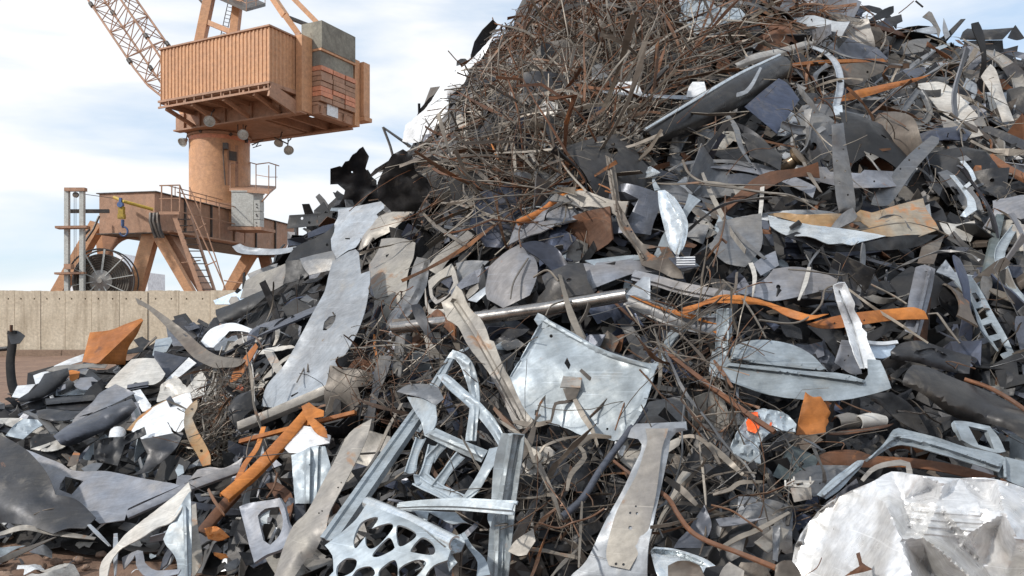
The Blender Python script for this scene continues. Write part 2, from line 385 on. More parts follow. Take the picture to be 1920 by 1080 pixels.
def tess(outline, holes, h, rg, extra=()):
    pts = list(outline); edges = [(i, (i + 1) % len(outline)) for i in range(len(outline))]
    for ho in holes:
        b = len(pts); pts += ho; edges += [(b + i, b + (i + 1) % len(ho)) for i in range(len(ho))]
    xs = [p[0] for p in outline]; ys = [p[1] for p in outline]
    for q in extra:
        if inside(q, outline) and not any(inside(q, ho) for ho in holes) and all((q[0] - p[0]) ** 2 + (q[1] - p[1]) ** 2 > 1.2 for p in pts): pts.append(q)
    nb = len(pts)
    y = min(ys) + h / 2; row = 0
    while y < max(ys):
        x = min(xs) + (h / 2 if row % 2 else h)
        while x < max(xs):
            q = (x + rg.uniform(-.22, .22) * h, y + rg.uniform(-.22, .22) * h)
            if inside(q, outline) and not any(inside(q, ho) for ho in holes) and all((q[0] - p[0]) ** 2 + (q[1] - p[1]) ** 2 > (h * .35) ** 2 for p in pts[:nb]):
                pts.append(q)
            x += h
        y += h * 0.87; row += 1
    vs, es, fs, *_ = delaunay_2d_cdt([Vector(p) for p in pts], edges, [], 0, 1e-5)
    tris = []
    for f in fs:
        c = ((vs[f[0]].x + vs[f[1]].x + vs[f[2]].x) / 3, (vs[f[0]].y + vs[f[1]].y + vs[f[2]].y) / 3)
        if inside(c, outline) and not any(inside(c, ho) for ho in holes): tris.append(tuple(f))
    return [(v.x, v.y) for v in vs], tris
def thicken(verts, tris, th, toward=None):
    """Give a sheet real thickness: front, back, and the cut edge."""
    n = len(verts); nr = [Vector((0, 0, 0)) for _ in range(n)]; cnt = {}
    if toward is not None and tris:
        a = Vector((0, 0, 0))
        for t in tris: a += (verts[t[1]] - verts[t[0]]).cross(verts[t[2]] - verts[t[0]])
        if a.dot(toward) < 0: tris = [(t[0], t[2], t[1]) for t in tris]
    used = set()
    for t in tris:
        fn = (verts[t[1]] - verts[t[0]]).cross(verts[t[2]] - verts[t[0]])
        for i in t: nr[i] += fn; used.add(i)
        for a, b in ((t[0], t[1]), (t[1], t[2]), (t[2], t[0])): cnt[(a, b)] = 1
    idx = {}; V = []
    for i in sorted(used):
        idx[i] = len(V); V.append(verts[i])
    m = len(V)
    for i in sorted(used):
        k = nr[i].normalized() if nr[i].length > 1e-12 else Vector((0, -1, 0))
        V.append(verts[i] - k * th)
    Fc = [tuple(idx[i] for i in t) for t in tris] + [tuple(m + idx[i] for i in reversed(t)) for t in tris]
    for (a, b) in cnt:
        if (b, a) not in cnt: Fc.append((idx[b], idx[a], m + idx[a], m + idx[b]))
    return V, Fc
def pdist(p, line):
    best = 1e9
    for a, b in zip(line, line[1:]):
        dx, dy = b[0] - a[0], b[1] - a[1]; q = dx * dx + dy * dy
        t = 0 if q == 0 else max(0, min(1, ((p[0] - a[0]) * dx + (p[1] - a[1]) * dy) / q))
        best = min(best, math.hypot(p[0] - a[0] - t * dx, p[1] - a[1] - t * dy))
    return best
def pside(p, line):
    a, b = line[0], line[-1]
    return ((b[0] - a[0]) * (p[1] - a[1]) - (b[1] - a[1]) * (p[0] - a[0])) / max(1e-6, math.hypot(b[0] - a[0], b[1] - a[1]))
SEED = [100]
DOFF = {'C': .46, 'D': .24}; SURF = {}; OUTL = []
HERO = []          # (px, py, label) of every traced piece
def ray(p): return Vector(((p[0] - CX) / F, 1.0, (HZ - p[1]) / F))
def holes_of(tile, s, hround=False):
    res = []
    for part in [q for q in s.split('|') if q.strip()]:
        part = part.strip()
        if part.startswith('c:'):
            x, y, r = [float(k) for k in part[2:].split(',')]
            x0, y0, k = TILES[tile]
            cx, cy, r = x0 + x / k, y0 + y / k, r / k
            res.append([(cx + r * math.cos(a * math.pi / 5), cy + r * math.sin(a * math.pi / 5)) for a in range(10)])
        else: res.append(smooth_loop(Z(tile, part), 3 if hround else 7, 180 if hround else 36))
    return res
def pl(tile, name, mat, label, pts, d=0.16, holes='', tilt=(0, 0), bend=None, cr=None, ribs=(), folds=(), th=0.006, cat=None, parent=None, jag=0.0, group=None, at=None, fine=1.0, on=None, lift=.02, nf=1.0, hround=False, ncr=None, facets=None):
    """A sheet whose outline is traced; it lies on the heap at its own depth and tilt, bent, ribbed and dented, with real thickness.
    bend = (axis angle in the picture, bulge in metres); ribs = pressed ribs (line, width, height); folds = (line, slope) bends one side back."""
    SEED[0] += 1; rg = random.Random(SEED[0]); d += DOFF.get(tile, 0)
    raw = Z(tile, pts)
    xs = [p[0] for p in raw]; ys = [p[1] for p in raw]
    size = max(max(xs) - min(xs), max(ys) - min(ys))
    outl = smooth_loop(raw, max(5.0, size / 30), 4 if 'jagged' in name else 36)
    if jag:
        outl = [(x + rg.uniform(-jag, jag), y + rg.uniform(-jag, jag)) for x, y in outl]
    hs = holes_of(tile, holes, hround)
    area = abs(sum(a[0] * b[1] - b[0] * a[1] for a, b in zip(outl, outl[1:] + outl[:1]))) / 2
    h = max(3.4, min(12, math.sqrt(area) / 13)) / fine
    ribl = [(Z(tile, q[0]), q[1] / TILES[tile][2], q[2]) for q in ribs]
    fl = [(Z(tile, q[0]), q[1]) for q in folds]
    extra = []
    for line, wd, hh in ribl:
        sp = smooth_path(line, max(3.0, h * .8))
        for i, p in enumerate(sp):
            a = Vector(sp[max(0, i - 1)]); b = Vector(sp[min(len(sp) - 1, i + 1)]); t = (b - a).normalized()
            for o in ((-1, -.45, .45, 1) if wd > 3.2 else (-1, 0, 1)): extra.append((p[0] - t.y * o * wd, p[1] + t.x * o * wd))
    for line, sl in fl:
        a = Vector(line[0]); b = Vector(line[-1]); dv = (b - a).normalized(); k = int(size * 2 / h)
        extra += [tuple(a + dv * (i * h * .8 - size * .6)) for i in range(k * 2)]
    V2, T = tess(outl, hs, h, rg, extra)
    cx = sum(p[0] for p in outl) / len(outl); cy = sum(p[1] for p in outl) / len(outl)
    n = Vector((0, 0, 0))
    for p in outl[::3] + [(cx, cy)]: n += slope_normal(*p)
    n = n.normalized() + Vector((tilt[0], 0, tilt[1])) + Vector((0, -0.25, 0)); n.normalize()
    rc = ray((cx, cy)); 
    for _ in range(8):
        if -n.dot(rc.normalized()) > 0.42: break
        n = (n - rc.normalized() * 0.25).normalized()
    D0 = at if at else depth(cx, cy)
    A = Vector((0, 0, EYE)) + rc * D0; C = Vector((0, 0, EYE))
    def plane_Y(p): return n.dot(A - C) / min(-0.12, n.dot(ray(p)))
    if on is not None: plane_Y = lambda p: SURF[on.name](p) - lift
    elif not at:
        gap = min(depth(*p) - plane_Y(p) for p in outl)
        need = d - gap
        A = A - rc.normalized() * max(-0.6, need) if need > -0.6 else A
    mpp = D0 / F
    if on is not None: bend = (0, 0); cr = cr or 0.002
    if bend is None: bend = (rg.uniform(0, 180), rg.uniform(0.3, 1) * rg.choice((-1, 1)) * 0.05 * size * mpp)
    if cr is None: cr = 0.012
    ca, sa = math.cos(R(bend[0])), math.sin(R(bend[0]))
    half = max(1, max(abs(-(p[0] - cx) * sa + (p[1] - cy) * ca) for p in outl))
    off = Vector((rg.uniform(0, 99), rg.uniform(0, 99), 0))
    def surf(p):
        s = (-(p[0] - cx) * sa + (p[1] - cy) * ca) / half
        return plane_Y(p) - bend[1] * (1 - s * s)
    lip = (size * mpp * rg.uniform(.02, .055) * rg.choice((-1, 1))) if (on is None and not at and size > 45) else 0
    ew = max(5.0, size * .07); crs = []
    if on is None and not at and size > 55:
        for _ in range(ncr if ncr is not None else 0 if fine > 1 else 2 if size < 140 else 3):
            a_ = rg.uniform(0, math.pi); ox = cx + rg.uniform(-.3, .3) * (max(xs) - min(xs)); oy = cy + rg.uniform(-.3, .3) * (max(ys) - min(ys))
            crs.append((math.cos(a_), math.sin(a_), ox, oy, rg.uniform(.05, .24) * (1.5 if ncr else 1) * rg.choice((-1, 1))))
    oc = outl + outl[:1]
    ftri = []
    if facets:
        fv, _, ff, *_r = delaunay_2d_cdt([Vector(q_[:2]) for q_ in facets], [], [], 0, 1e-5)
        ftri = [[(fv[i].x, fv[i].y, facets[i][2]) for i in f_] for f_ in ff]
    def facet(p):
        for a, b, c in ftri:
            den = (b[1] - c[1]) * (a[0] - c[0]) + (c[0] - b[0]) * (a[1] - c[1])
            if abs(den) < 1e-9: continue
            u = ((b[1] - c[1]) * (p[0] - c[0]) + (c[0] - b[0]) * (p[1] - c[1])) / den
            v = ((c[1] - a[1]) * (p[0] - c[0]) + (a[0] - c[0]) * (p[1] - c[1])) / den
            if u > -1e-4 and v > -1e-4 and u + v < 1.0001: return u * a[2] + v * b[2] + (1 - u - v) * c[2]
        return min(facets, key=lambda q_: (q_[0] - p[0]) ** 2 + (q_[1] - p[1]) ** 2)[2]
    verts = []
    for p in V2:
        s = (-(p[0] - cx) * sa + (p[1] - cy) * ca) / half
        disp = bend[1] * (1 - s * s)
        q = Vector(((p[0] - cx) / size * 3.2 * nf, (p[1] - cy) / size * 3.2 * nf, 0)) + off
        disp += size * mpp * cr * (noise.noise(q * 1.6) * 1.1 + (0.5 - abs(noise.noise(q * 3.1))) * 0.8 + noise.noise(q * 6) * 0.25)
        if lip:
            e_ = pdist(p, oc) / ew
            if e_ < 1: disp += lip * (1 - e_) ** 1.5 * (0.35 + 1.3 * noise.noise(q * .9 + Vector((7, 3, 1))))
        if ftri: disp += facet(p)
        for ux, uy, ox, oy, sl in crs:
            disp -= sl * mpp * min(abs((p[0] - ox) * uy - (p[1] - oy) * ux), size * .22)
        for line, wd, hh in ribl:
            dd = pdist(p, line) / wd
            if dd < 1: disp += hh * (1 if dd < 0.45 else (1 - dd) / 0.55)
        for line, sl in fl:
            sd_ = pside(p, line)
            if sd_ > 0: disp -= sd_ * mpp * sl
        verts.append(C + ray(p) * (plane_Y(p) - disp))
    V, Fc = thicken(verts, T, th, -rc)
    o = finish(name, V, Fc, M[mat], parent, 38)
    SURF[o.name] = surf
    if d >= .3 and not at: OUTL.append((min(xs), max(xs), min(ys), max(ys), outl))
    if parent is None:
        tag(o, label, cat or name.replace('_', ' '), group)
        HERO.append((cx, cy, size, label))
    elif label: tag(o, label)
    return o
def prof_loop(kind, w, th):
    if kind == 'tube': return [(w / 2 * math.cos(a * math.pi / 6), w / 2 * math.sin(a * math.pi / 6)) for a in range(12)]
    if kind == 'bar': return [(-w / 2, -w / 2), (w / 2, -w / 2), (w / 2, w / 2), (-w / 2, w / 2)]
    q = {'flat': [(-.5, 0), (0, .02), (.5, 0)], 'angle': [(-.5, 0), (.28, 0), (.32, -.03), (.5, -.5)], 'channel': [(-.5, -.42), (-.46, -.03), (-.42, 0), (.42, 0), (.46, -.03), (.5, -.42)],
         'hat': [(-.5, -.22), (-.32, -.22), (-.24, 0), (.24, 0), (.32, -.22), (.5, -.22)], 'rail': [(-.5, -.3), (-.45, 0), (-.2, 0), (-.14, -.13), (.14, -.13), (.2, 0), (.45, 0), (.5, -.3)],
         'half': [(.5 * math.cos(a * math.pi / 8), .5 * math.sin(a * math.pi / 8) - .35) for a in range(8, -1, -1)], 'gutter': [(.5 * math.cos(a * math.pi / 8), -.3 * math.sin(a * math.pi / 8)) for a in range(8, -1, -1)]}[kind]
    q = [(a * w, b * w) for a, b in q]
    low = []
    for i, p in enumerate(q):
        a = q[max(0, i - 1)]; b = q[min(len(q) - 1, i + 1)]
        t = Vector((b[0] - a[0], b[1] - a[1])).normalized()
        low.append((p[0] + t.y * th, p[1] - t.x * th))
    return q + low[::-1]
def sweep_mesh(path, widths, kind, up, tw, th):
    V = []; Fc = []; n = len(path); k = None
    for i, p in enumerate(path):
        t = (path[min(i + 1, n - 1)] - path[max(i - 1, 0)]).normalized()
        u = up - t * up.dot(t)
        u = u.normalized() if u.length > 1e-4 else t.orthogonal().normalized()
        s = t.cross(u)
        a = R(tw[0] + (tw[1] - tw[0]) * i / max(1, n - 1)); u2 = u * math.cos(a) + s * math.sin(a); s2 = t.cross(u2)
        lp = prof_loop(kind, widths[i], th)
        k = len(lp)
        for x, y in lp: V.append(p + s2 * x + u2 * y)
    for i in range(n - 1):
        for j in range(k): Fc.append((i * k + j, i * k + (j + 1) % k, (i + 1) * k + (j + 1) % k, (i + 1) * k + j))
    m = k // 2
    if kind in ('tube', 'bar'):
        Fc.append(tuple(range(k))); Fc.append(tuple((n - 1) * k + j for j in range(k)))
    else:
        for e in (0, (n - 1) * k):
            for j in range(m - 1): Fc.append((e + j, e + j + 1, e + k - 2 - j, e + k - 1 - j))
    return V, Fc
def sw(tile, name, mat, label, pts, wd, kind='flat', d=0.2, tw=(0, 0), th=0.006, lin=None, cat=None, parent=None, group=None, at=None, up=None, wav=0.0):
    """A bar, strip, rail, tube or wire swept along a traced line lying on the heap."""
    SEED[0] += 1; rg = random.Random(SEED[0]); d += DOFF.get(tile, 0)
    raw = Z(tile, pts); k = TILES[tile][2]
    sp = smooth_path(raw, 9 if kind != 'wire' else 7)
    n = len(sp)
    inv = [1 / (at if at else max(1.0, depth(*p) - d)) for p in sp]
    ts = [i / max(1, n - 1) for i in range(n)]
    mt = sum(ts) / n; mi = sum(inv) / n; den = sum((t - mt) ** 2 for t in ts) or 1
    b = sum((t - mt) * (v - mi) for t, v in zip(ts, inv)) / den
    fit = [mi + b * (t - mt) for t in ts]
    if lin is None: lin = 0.75 if kind in ('flat', 'wire', 'gutter') else 1.0
    ys = [1 / (lin * f + (1 - lin) * v) for f, v in zip(fit, inv)]
    push = max(0.0, max(y - 1 / v for y, v in zip(ys, inv)) * 0.8) if not at else 0
    C = Vector((0, 0, EYE))
    off = rg.uniform(0, 99)
    path = [C + ray(p) * (y - push + wav * noise.noise(Vector((off + i * 0.35, 0, 0)))) for i, (p, y) in enumerate(zip(sp, ys))]
    W = wd if isinstance(wd, (list, tuple)) else (wd, wd)
    D0 = sum(ys) / n
    ww = []
    for i in range(n):
        t = ts[i] * (len(W) - 1); j = min(int(t), len(W) - 2); ww.append((W[j] + (W[j + 1] - W[j]) * (t - j)) / k / F * D0)
    mid = sp[n // 2]
    hw = max(W) / k / 2
    if hw > 8 and d >= .3 and not at:
        a_, b_ = [], []
        for i in range(0, n, 2):
            t = Vector(sp[min(i + 1, n - 1)]) - Vector(sp[max(i - 1, 0)]); t.normalize()
            a_.append((sp[i][0] - t.y * hw, sp[i][1] + t.x * hw)); b_.append((sp[i][0] + t.y * hw, sp[i][1] - t.x * hw))
        o_ = a_ + b_[::-1]; OUTL.append((min(p[0] for p in o_), max(p[0] for p in o_), min(p[1] for p in o_), max(p[1] for p in o_), o_))
    u = up if up else (slope_normal(*mid) - ray(mid).normalized() * 1.3).normalized()
    if kind == 'wire':
        mb = MB(); mb.tube(path, [x / 2 for x in ww], 6); V, Fc = mb.v, mb.f
    else: V, Fc = sweep_mesh(path, ww, kind, Vector(u), tw, th)
    o = finish(name, V, Fc, M[mat], parent, 40)
    if parent is None:
        tag(o, label, cat or name.replace('_', ' '), group)
        cx = sum(p[0] for p in sp) / n; cy = sum(p[1] for p in sp) / n
        HERO.append((cx, cy, 60, label))
    elif label: tag(o, label)
    return o

# ------------------------------------------------------------------ ground, wall, far building
def ground():
    v = []; f = []
    xs = [-1500, -500, -150, -60] + [-30 + i * 0.5 for i in range(121)] + [60, 150, 500, 1500]
    ys = [-1500, -300, -40, -5] + [i * 0.5 for i in range(1, 81)] + [60, 110, 250, 700, 2500]
    for y in ys:
        for x in xs:
            near = abs(x) <= 30 and 0 < y <= 40
            z = (noise.fractal(Vector((x * .7, y * .7, 3)), .9, 2.1, 5) * 0.045) if near else 0
            v.append((x, y, z - 0.03))
    n = len(xs)
    for j in range(len(ys) - 1):
        for i in range(n - 1): f.append((j * n + i, j * n + i + 1, (j + 1) * n + i + 1, (j + 1) * n + i))
    o = finish('ground', v, f, M['ground'], None, 60, center=False)
    tag(o, kind='structure')
ground()

WD = 39.0
wall = empty('concrete_wall', P(250, 665, WD) * 0 + Vector((P(250, 665, WD).x, WD, 0)), 'long weathered concrete panel wall with bolt holes, standing behind the heap under the crane', 'wall')
joints = [-230, -180, -127, -75, -23, 27, 76, 122, 172, 224, 277, 335, 394, 452, 510, 570, 630, 690, 750]
wtop = P(0, 545, WD).z
for a, b in zip(joints, joints[1:]):
    x0 = P(a, 600, WD).x + 0.014; x1 = P(b, 600, WD).x - 0.014
    rg = random.Random(a)
    dz = rg.uniform(-.025, .02); dy = rg.uniform(-.03, .03)
    # outline of the panel face with holes cut for the tie bolts near its top
    outl = []
    ch = 0.035
    mid_ = [(x1 - ch - (x1 - x0 - 2 * ch) * t, wtop + dz - max(0, rg.gauss(-.01, .022))) for t in sorted(rg.uniform(.05, .95) for _ in range(9))]
    pts = [(x0, 0), (x1, 0), (x1, wtop + dz - ch), (x1 - ch, wtop + dz)] + mid_ + [(x0 + ch, wtop + dz), (x0, wtop + dz - ch)]
    for p, q in zip(pts, pts[1:] + pts[:1]):
        k = max(1, int(math.dist(p, q) / 0.3))
        outl += [(p[0] + (q[0] - p[0]) * i / k, p[1] + (q[1] - p[1]) * i / k) for i in range(k)]
    hs = [[(cx + .042 * math.cos(t * math.pi / 4), wtop - .40 + .042 * math.sin(t * math.pi / 4)) for t in range(8)] for cx in (x0 + (x1 - x0) * .24, x0 + (x1 - x0) * .76)]
    V2, T = tess(outl, hs, 0.3, rg)
    V, Fc = thicken([Vector((x, WD + dy + noise.noise(Vector((x, z, 0))) * .006, z)) for x, z in V2], T, 0.22, Vector((0, -1, 0)))
    finish('panel', V, Fc, M['wall'], wall, 30)
MB().box((P(250, 0, WD).x, WD + 0.6, wtop / 2), 14, 0.3, wtop / 2 - 0.1).build('backing', 'kerb', wall)
kx = P(250, 0, WD).x
kb = MB()
for i in range(10):
    kb.box((kx - 12 + i * 2.55, WD - 0.42, 0.12), 1.262, 0.36, 0.14)
kb.build('footing', 'kerb', wall)

fb = empty('distant_building', P(285, 600, 240) * 1.0, 'pale tall block far away beyond the wall, seen under the crane between its legs', 'building')
fb.location.z = 0
def fbox(name, px0, px1, pt, D, mat, dep=12):
    a = P(px0, pt, D); b = P(px1, pt, D)
    return MB().box(((a.x + b.x) / 2, D + dep / 2, a.z / 2), (b.x - a.x) / 2, dep / 2, a.z / 2).build(name, mat, fb)
fbox('tower_block', 217, 231, 476, 240, 'far'); fbox('low_block', 238, 277, 511, 241, 'far'); fbox('annexe', 118, 150, 528, 242, 'far')

# ------------------------------------------------------------------ the crane
KS = 1.121
def U(a, b, z0):
    p = Vector((-13.65 - .89 * a + .45 * b, 45 + .45 * a + .89 * b, z0 - 1.7)) * KS
    return Vector((p.x, p.y, p.z + EYE))
UA = Vector((-.8924, .4512, 0)); UB = Vector((.4512, .8924, 0)); UZ = Vector((0, 0, 1))
crane = empty('harbour_crane', (-24.2, 59.0, 0), 'big orange harbour crane with lattice boom and corrugated machine house, behind the concrete wall', 'crane')
def ubox(mb, a0, a1, b0, b1, z0, z1):
    return mb.hexa([U(a0, b0, z0), U(a1, b0, z0), U(a1, b1, z0), U(a0, b1, z0), U(a0, b0, z1), U(a1, b0, z1), U(a1, b1, z1), U(a0, b1, z1)])
# machine house of corrugated sheet
def corrugated(name, mat, a0, a1, b0, b1, z0, z1, pitch=0.30, amp=0.055):
    ring = []
    def run(p, q, nx, ny):
        L = math.dist(p, q); k = max(1, round(L / pitch))
        for i in range(k):
            for t, o in ((0, 0), (.28, 0), (.40, 1), (.78, 1), (.9, 0)):
                f = (i + t) / k
                ring.append((p[0] + (q[0] - p[0]) * f - nx * o * amp, p[1] + (q[1] - p[1]) * f - ny * o * amp))
    run((a0, b0), (a1, b0), 0, -1); run((a1, b0), (a1, b1), 1, 0); run((a1, b1), (a0, b1), 0, 1); run((a0, b1), (a0, b0), -1, 0)
    n = len(ring); V = [U(a, b, z0) for a, b in ring] + [U(a, b, z1) for a, b in ring]
    Fc = [(i, (i + 1) % n, n + (i + 1) % n, n + i) for i in range(n)] + [tuple(range(n)), tuple(range(n, 2 * n))]
    return finish(name, V, Fc, M[mat], crane, 20)
house = corrugated('machine_house', 'or', 0.0, 8.85, 0.0, 6.4, 15.12, 18.22)
mb = MB()
for (a0, a1, b0, b1) in ((-.06, 8.91, -.07, .03), (-.07, .03, .035, 6.4), (8.82, 8.92, .035, 6.4)): ubox(mb, a0, a1, b0, b1, 18.225, 18.32)
ubox(mb, .04, 8.8, .04, 6.4, 18.235, 18.30)
mb.build('roof_trim', 'os', crane)
mb = MB()
ubox(mb, -.1, 8.95, -.12, -.02, 14.98, 15.11); ubox(mb, -.1, 8.95, -.10, -.03, 14.62, 14.74)
ubox(mb, -.11, -.02, -.015, 2.2, 14.9, 15.11)
for i in range(13): ubox(mb, -.02 + i * .73, .05 + i * .73, -.09, -.045, 14.745, 14.975)
ubox(mb, -.05, 8.9, -.015, 6.4, 14.92, 15.10)
for i in range(6): ubox(mb, .3 + i * 1.6, .46 + i * 1.6, -.01, 2.15, 14.66, 14.915)
mb.build('house_floor', 'os', crane)
# side bracket plate at the near corner and slanted struts under the overhang
for a in (1.2, 3.6, 6.2, 8.4):
    MB().beam(U(a, .05, 14.6), U(a, 2.15, 13.98), .20, .24).build('strut', 'os', crane)
MB().beam(U(-.05, -.05, 14.66), U(-.05, 2.15, 14.1), .16, .9).build('side_bracket', 'os', crane)
# main frame
mb = MB()
ubox(mb, -.5, 10.1, 2.2, 2.32, 13.9, 14.9); ubox(mb, -.5, 10.1, 6.7, 6.82, 13.9, 14.9); ubox(mb, 9.98, 10.1, 2.325, 6.695, 13.9, 14.9)
ubox(mb, -.5, 10.1, 2.0, 2.55, 13.8, 13.895); ubox(mb, -.5, 10.1, 6.4, 6.9, 13.8, 13.895)
for a in (1.2, 3.4, 5.6, 7.8, 9.2): ubox(mb, a, a + .09, 2.05, 2.195, 13.9, 14.9)
ubox(mb, 3.0, 9.9, 2.56, 6.39, 13.86, 14.3)
for a in (-.35, 1.2, 2.6): ubox(mb, a, a + .18, 2.33, 6.69, 13.9, 14.35)
mb.build('slewing_frame', 'os', crane)
mb = MB(); ubox(mb, -.55, -.1, 2.05, 2.95, 13.9, 18.35); mb.build('column', 'or', crane)
mb = MB(); ubox(mb, -1.1, -.5, 6.3, 6.78, 13.9, 18.05); mb.build('column', 'or', crane)
mb = MB(); ubox(mb, -1.35, -.62, 6.86, 7.5, 14.6, 18.0); ubox(mb, -1.45, -.55, 6.8, 7.6, 14.3, 14.55); mb.build('side_locker', 'or', crane)
# counterweight
cw = empty('counterweight', U(-.9, 4.6, 14.6) - Vector(crane.location)); cw.parent = crane
mb = MB(); ubox(mb, -1.25, .3, 2.98, 6.15, 17.75, 19.35); o = mb.build('concrete_block', 'cc', cw)
mb = MB(); ubox(mb, -1.12, .0, 3.02, 6.1, 16.75, 17.60); o = mb.build('concrete_block', 'cc', cw)
mb = MB(); ubox(mb, -1.22, -.1, 2.98, 6.25, 17.61, 17.74); mb.build('tie_beam', 'or', cw)
zz = 16.73; rows = ['op', 'os', 'os', 'os', 'op', 'op', 'os', 'op']
rg = random.Random(4)
for r_ in range(7):
    h = .30
    for (b0, b1) in ((2.98, 4.02), (4.10, 5.18), (5.26, 6.22)):
        mb = MB(); j = rg.uniform(-.05, .04)
        ubox(mb, -1.2 + j, -.05, b0, b1, zz - h + .02, zz - .015)
        mb.build('ballast_slab', rows[r_] if rg.random() < .8 else 'os', cw)
    zz -= h
mb = MB(); ubox(mb, -.98, -.52, 2.96, 6.3, 14.42, 14.60); ubox(mb, -.95, -.3, 3.0, 6.28, 13.9, 14.41)
for b in (3.25, 5.4): mb.beam(U(-1.1, b, 14.4), U(-.98, b, 13.95), .12, .3)
mb.build('ballast_shelf', 'os', crane)
mb = MB(); ubox(mb, -1.02, -.97, 3.75, 4.75, 13.98, 14.95); mb.build('sign_panel', 'w', crane)
# mast legs, crossbeam, platform and back stays
def cbeam(name, mat, p, q, w, h=None, up=(0, 0, 1)):
    return MB().beam(p, q, w, h, up).build(name, mat, crane)
cbeam('mast_leg', 'or', P(373, 90, 56), P(402, -50, 56), .62, .6)
cbeam('mast_leg', 'or', P(438, 75, 55.5), P(452, -50, 55.5), .55, .55)
cbeam('crossbeam', 'or', P(382, 39, 56), P(443, 64, 55.4), .34, .34)
cbeam('brace', 'cd', P(392, 20, 56.2), P(365, -12, 56.2), .16)
mb = MB(); mb.hexa([P(x, y, D) for x, y, D in ((393, -8, 55), (462, 22, 53), (498, 12, 58), (440, -12, 60))] + [P(x, y - 6, D) for x, y, D in ((393, -8, 55), (462, 22, 53), (498, 12, 58), (440, -12, 60))]); mb.build('platform', 'cd', crane)
mb = MB()
for (x, y, D) in ((462, 20, 53), (497, 10, 58), (480, 15, 55.5), (428, 4, 54)): mb.tube([P(x, y, D), P(x, y - 34, D)], .03, 6)
for yy in (14, 26): mb.tube([P(428, 4 - yy, 54), P(462, 20 - yy, 53), P(497, 10 - yy, 58)], .025, 6)
mb.build('platform_rail', 'os', crane)
mb = MB()
for i in range(9):
    y = 62 - i * 7; mb.tube([P(416 + i * 1.6, y, 56), P(424 + i * 1.6, y + 2, 56)], .022, 5)
mb.tube([P(414, 66, 56), P(430, -6, 56)], .03, 5); mb.tube([P(424, 68, 56), P(440, -4, 56)], .03, 5)
mb.build('access_ladder', 'cd', crane)
def stay(pts, w):
    mb = MB()
    for p, q in zip(pts, pts[1:]): mb.beam(p, q, w, w)
    return mb.build('back_stay', 'or', crane)
stay([P(561, 66, 55), P(535, 30, 55), P(500, -22, 56)], .40); stay([P(608, 56, 58), P(545, -8, 58.5)], .34)
cbeam('tie_bar', 'cd', P(536, 31, 55), P(590, 52, 58), .22)
mb = MB()
for x, y, D in ((562, 70, 54.6), (607, 60, 58)): mb.lathe(P(x, y, D) - UB * .25, UB, [(0, .26), (.5, .26)], 14)
mb.build('stay_pin', 'os', crane)
mb = MB(); mb.beam(P(640, 70, 58), P(640, 82, 58), .3, .3); mb.build('lifting_lug', 'os', crane)
# lattice boom
boom = empty('boom', U(10.0, 4.2, 15.2) - Vector(crane.location)); boom.parent = crane
ft = Vector((0, 0, 0)) + U(10.15, 3.4, 15.3); e = R(49)
bd = (UA * math.cos(e) + UZ * math.sin(e)); up_ = (UZ * math.cos(e) - UA * math.sin(e))
def bp(L, sb, su):
    k = min(1.0, .25 + L / 6.0)
    return ft + bd * L + UB * (sb * .95 * k) + up_ * (su * 1.22 * k)
LB = 30.0
mbc = MB()
for sb in (-1, 1):
    for su in (-1, 1):
        mbc.tube([bp(l, sb, su) for l in (0, 2, 4, 6, 12, 18, 24, LB)], .085, 8)
mbc.build('chord', 'os', boom)
ml = MB(); l = 0.0; i = 0
corners = [(-1, -1), (1, -1), (1, 1), (-1, 1)]
while l < LB - 1.4:
    l2 = l + 1.45
    for k in range(4):
        c0, c1 = corners[k], corners[(k + 1) % 4]
        a, b = (c0, c1) if (i + k) % 2 else (c1, c0)
        ml.tube([bp(l, *a), bp(l2, *b)], .038, 6)
        ml.tube([bp(l2, *c0), bp(l2, *c1)], .036, 6)
    l = l2; i += 1
ml.build('lacing', 'os', boom)
for l in (6.8, 13.5):
    for c0 in corners: MB().lathe(bp(l - .22, *c0), bd, [(0, .16), (.44, .16)], 10).build('chord_joint', 'cd', boom)
mb = MB(); mb.beam(ft - bd * .6, ft + bd * .9, 1.3, .7, UZ); mb.build('boom_foot', 'or', boom)
# tower
def Q(l, w_, z): return Vector((-22.07 + .2017 * l - .9794 * w_, 49.4 + .9794 * l + .2017 * w_, z))
TD = 59.3; tcx = P(412, 0, TD).x; tz = lambda y: EYE + (HZ - y) / F * TD
mb = MB(); mb.lathe((tcx, TD, 8.7), (0, 0, 1), [(0, 2.13), (tz(262) - 8.7, 2.13)], 56); tower = mb.build('tower', 'or', crane)
mb = MB(); mb.lathe((tcx, TD, tz(270)), (0, 0, 1), [(0, 2.15), (tz(263) - tz(270), 2.15)], 56); mb.build('painted_band', 'op', crane)
mb = MB(); z0 = tz(262)
mb.lathe((tcx, TD, z0 + .01), (0, 0, 1), [(0, 2.2), (.14, 2.26), (.15, 2.14), (.34, 2.14), (.36, 2.28), (.62, 2.28), (.64, 2.1), (.8, 2.1), (.81, 2.3), (1.15, 2.3)], 56)
for k in range(44):
    a = 2 * math.pi * k / 44; mb.box((tcx + 2.22 * math.cos(a), TD + 2.22 * math.sin(a), z0 + .25), .04, .04, .07)
mb.build('slewing_ring', 'os', crane)
ta = R(-62)   # manhole door, lamp and pipe on the tower's right flank
def tw_(ang, z, r=2.14): return Vector((tcx + r * math.cos(ang), TD + r * math.sin(ang), z))
mb = MB(); V = []
for zi, z in enumerate((tz(360), tz(285))):
    pass
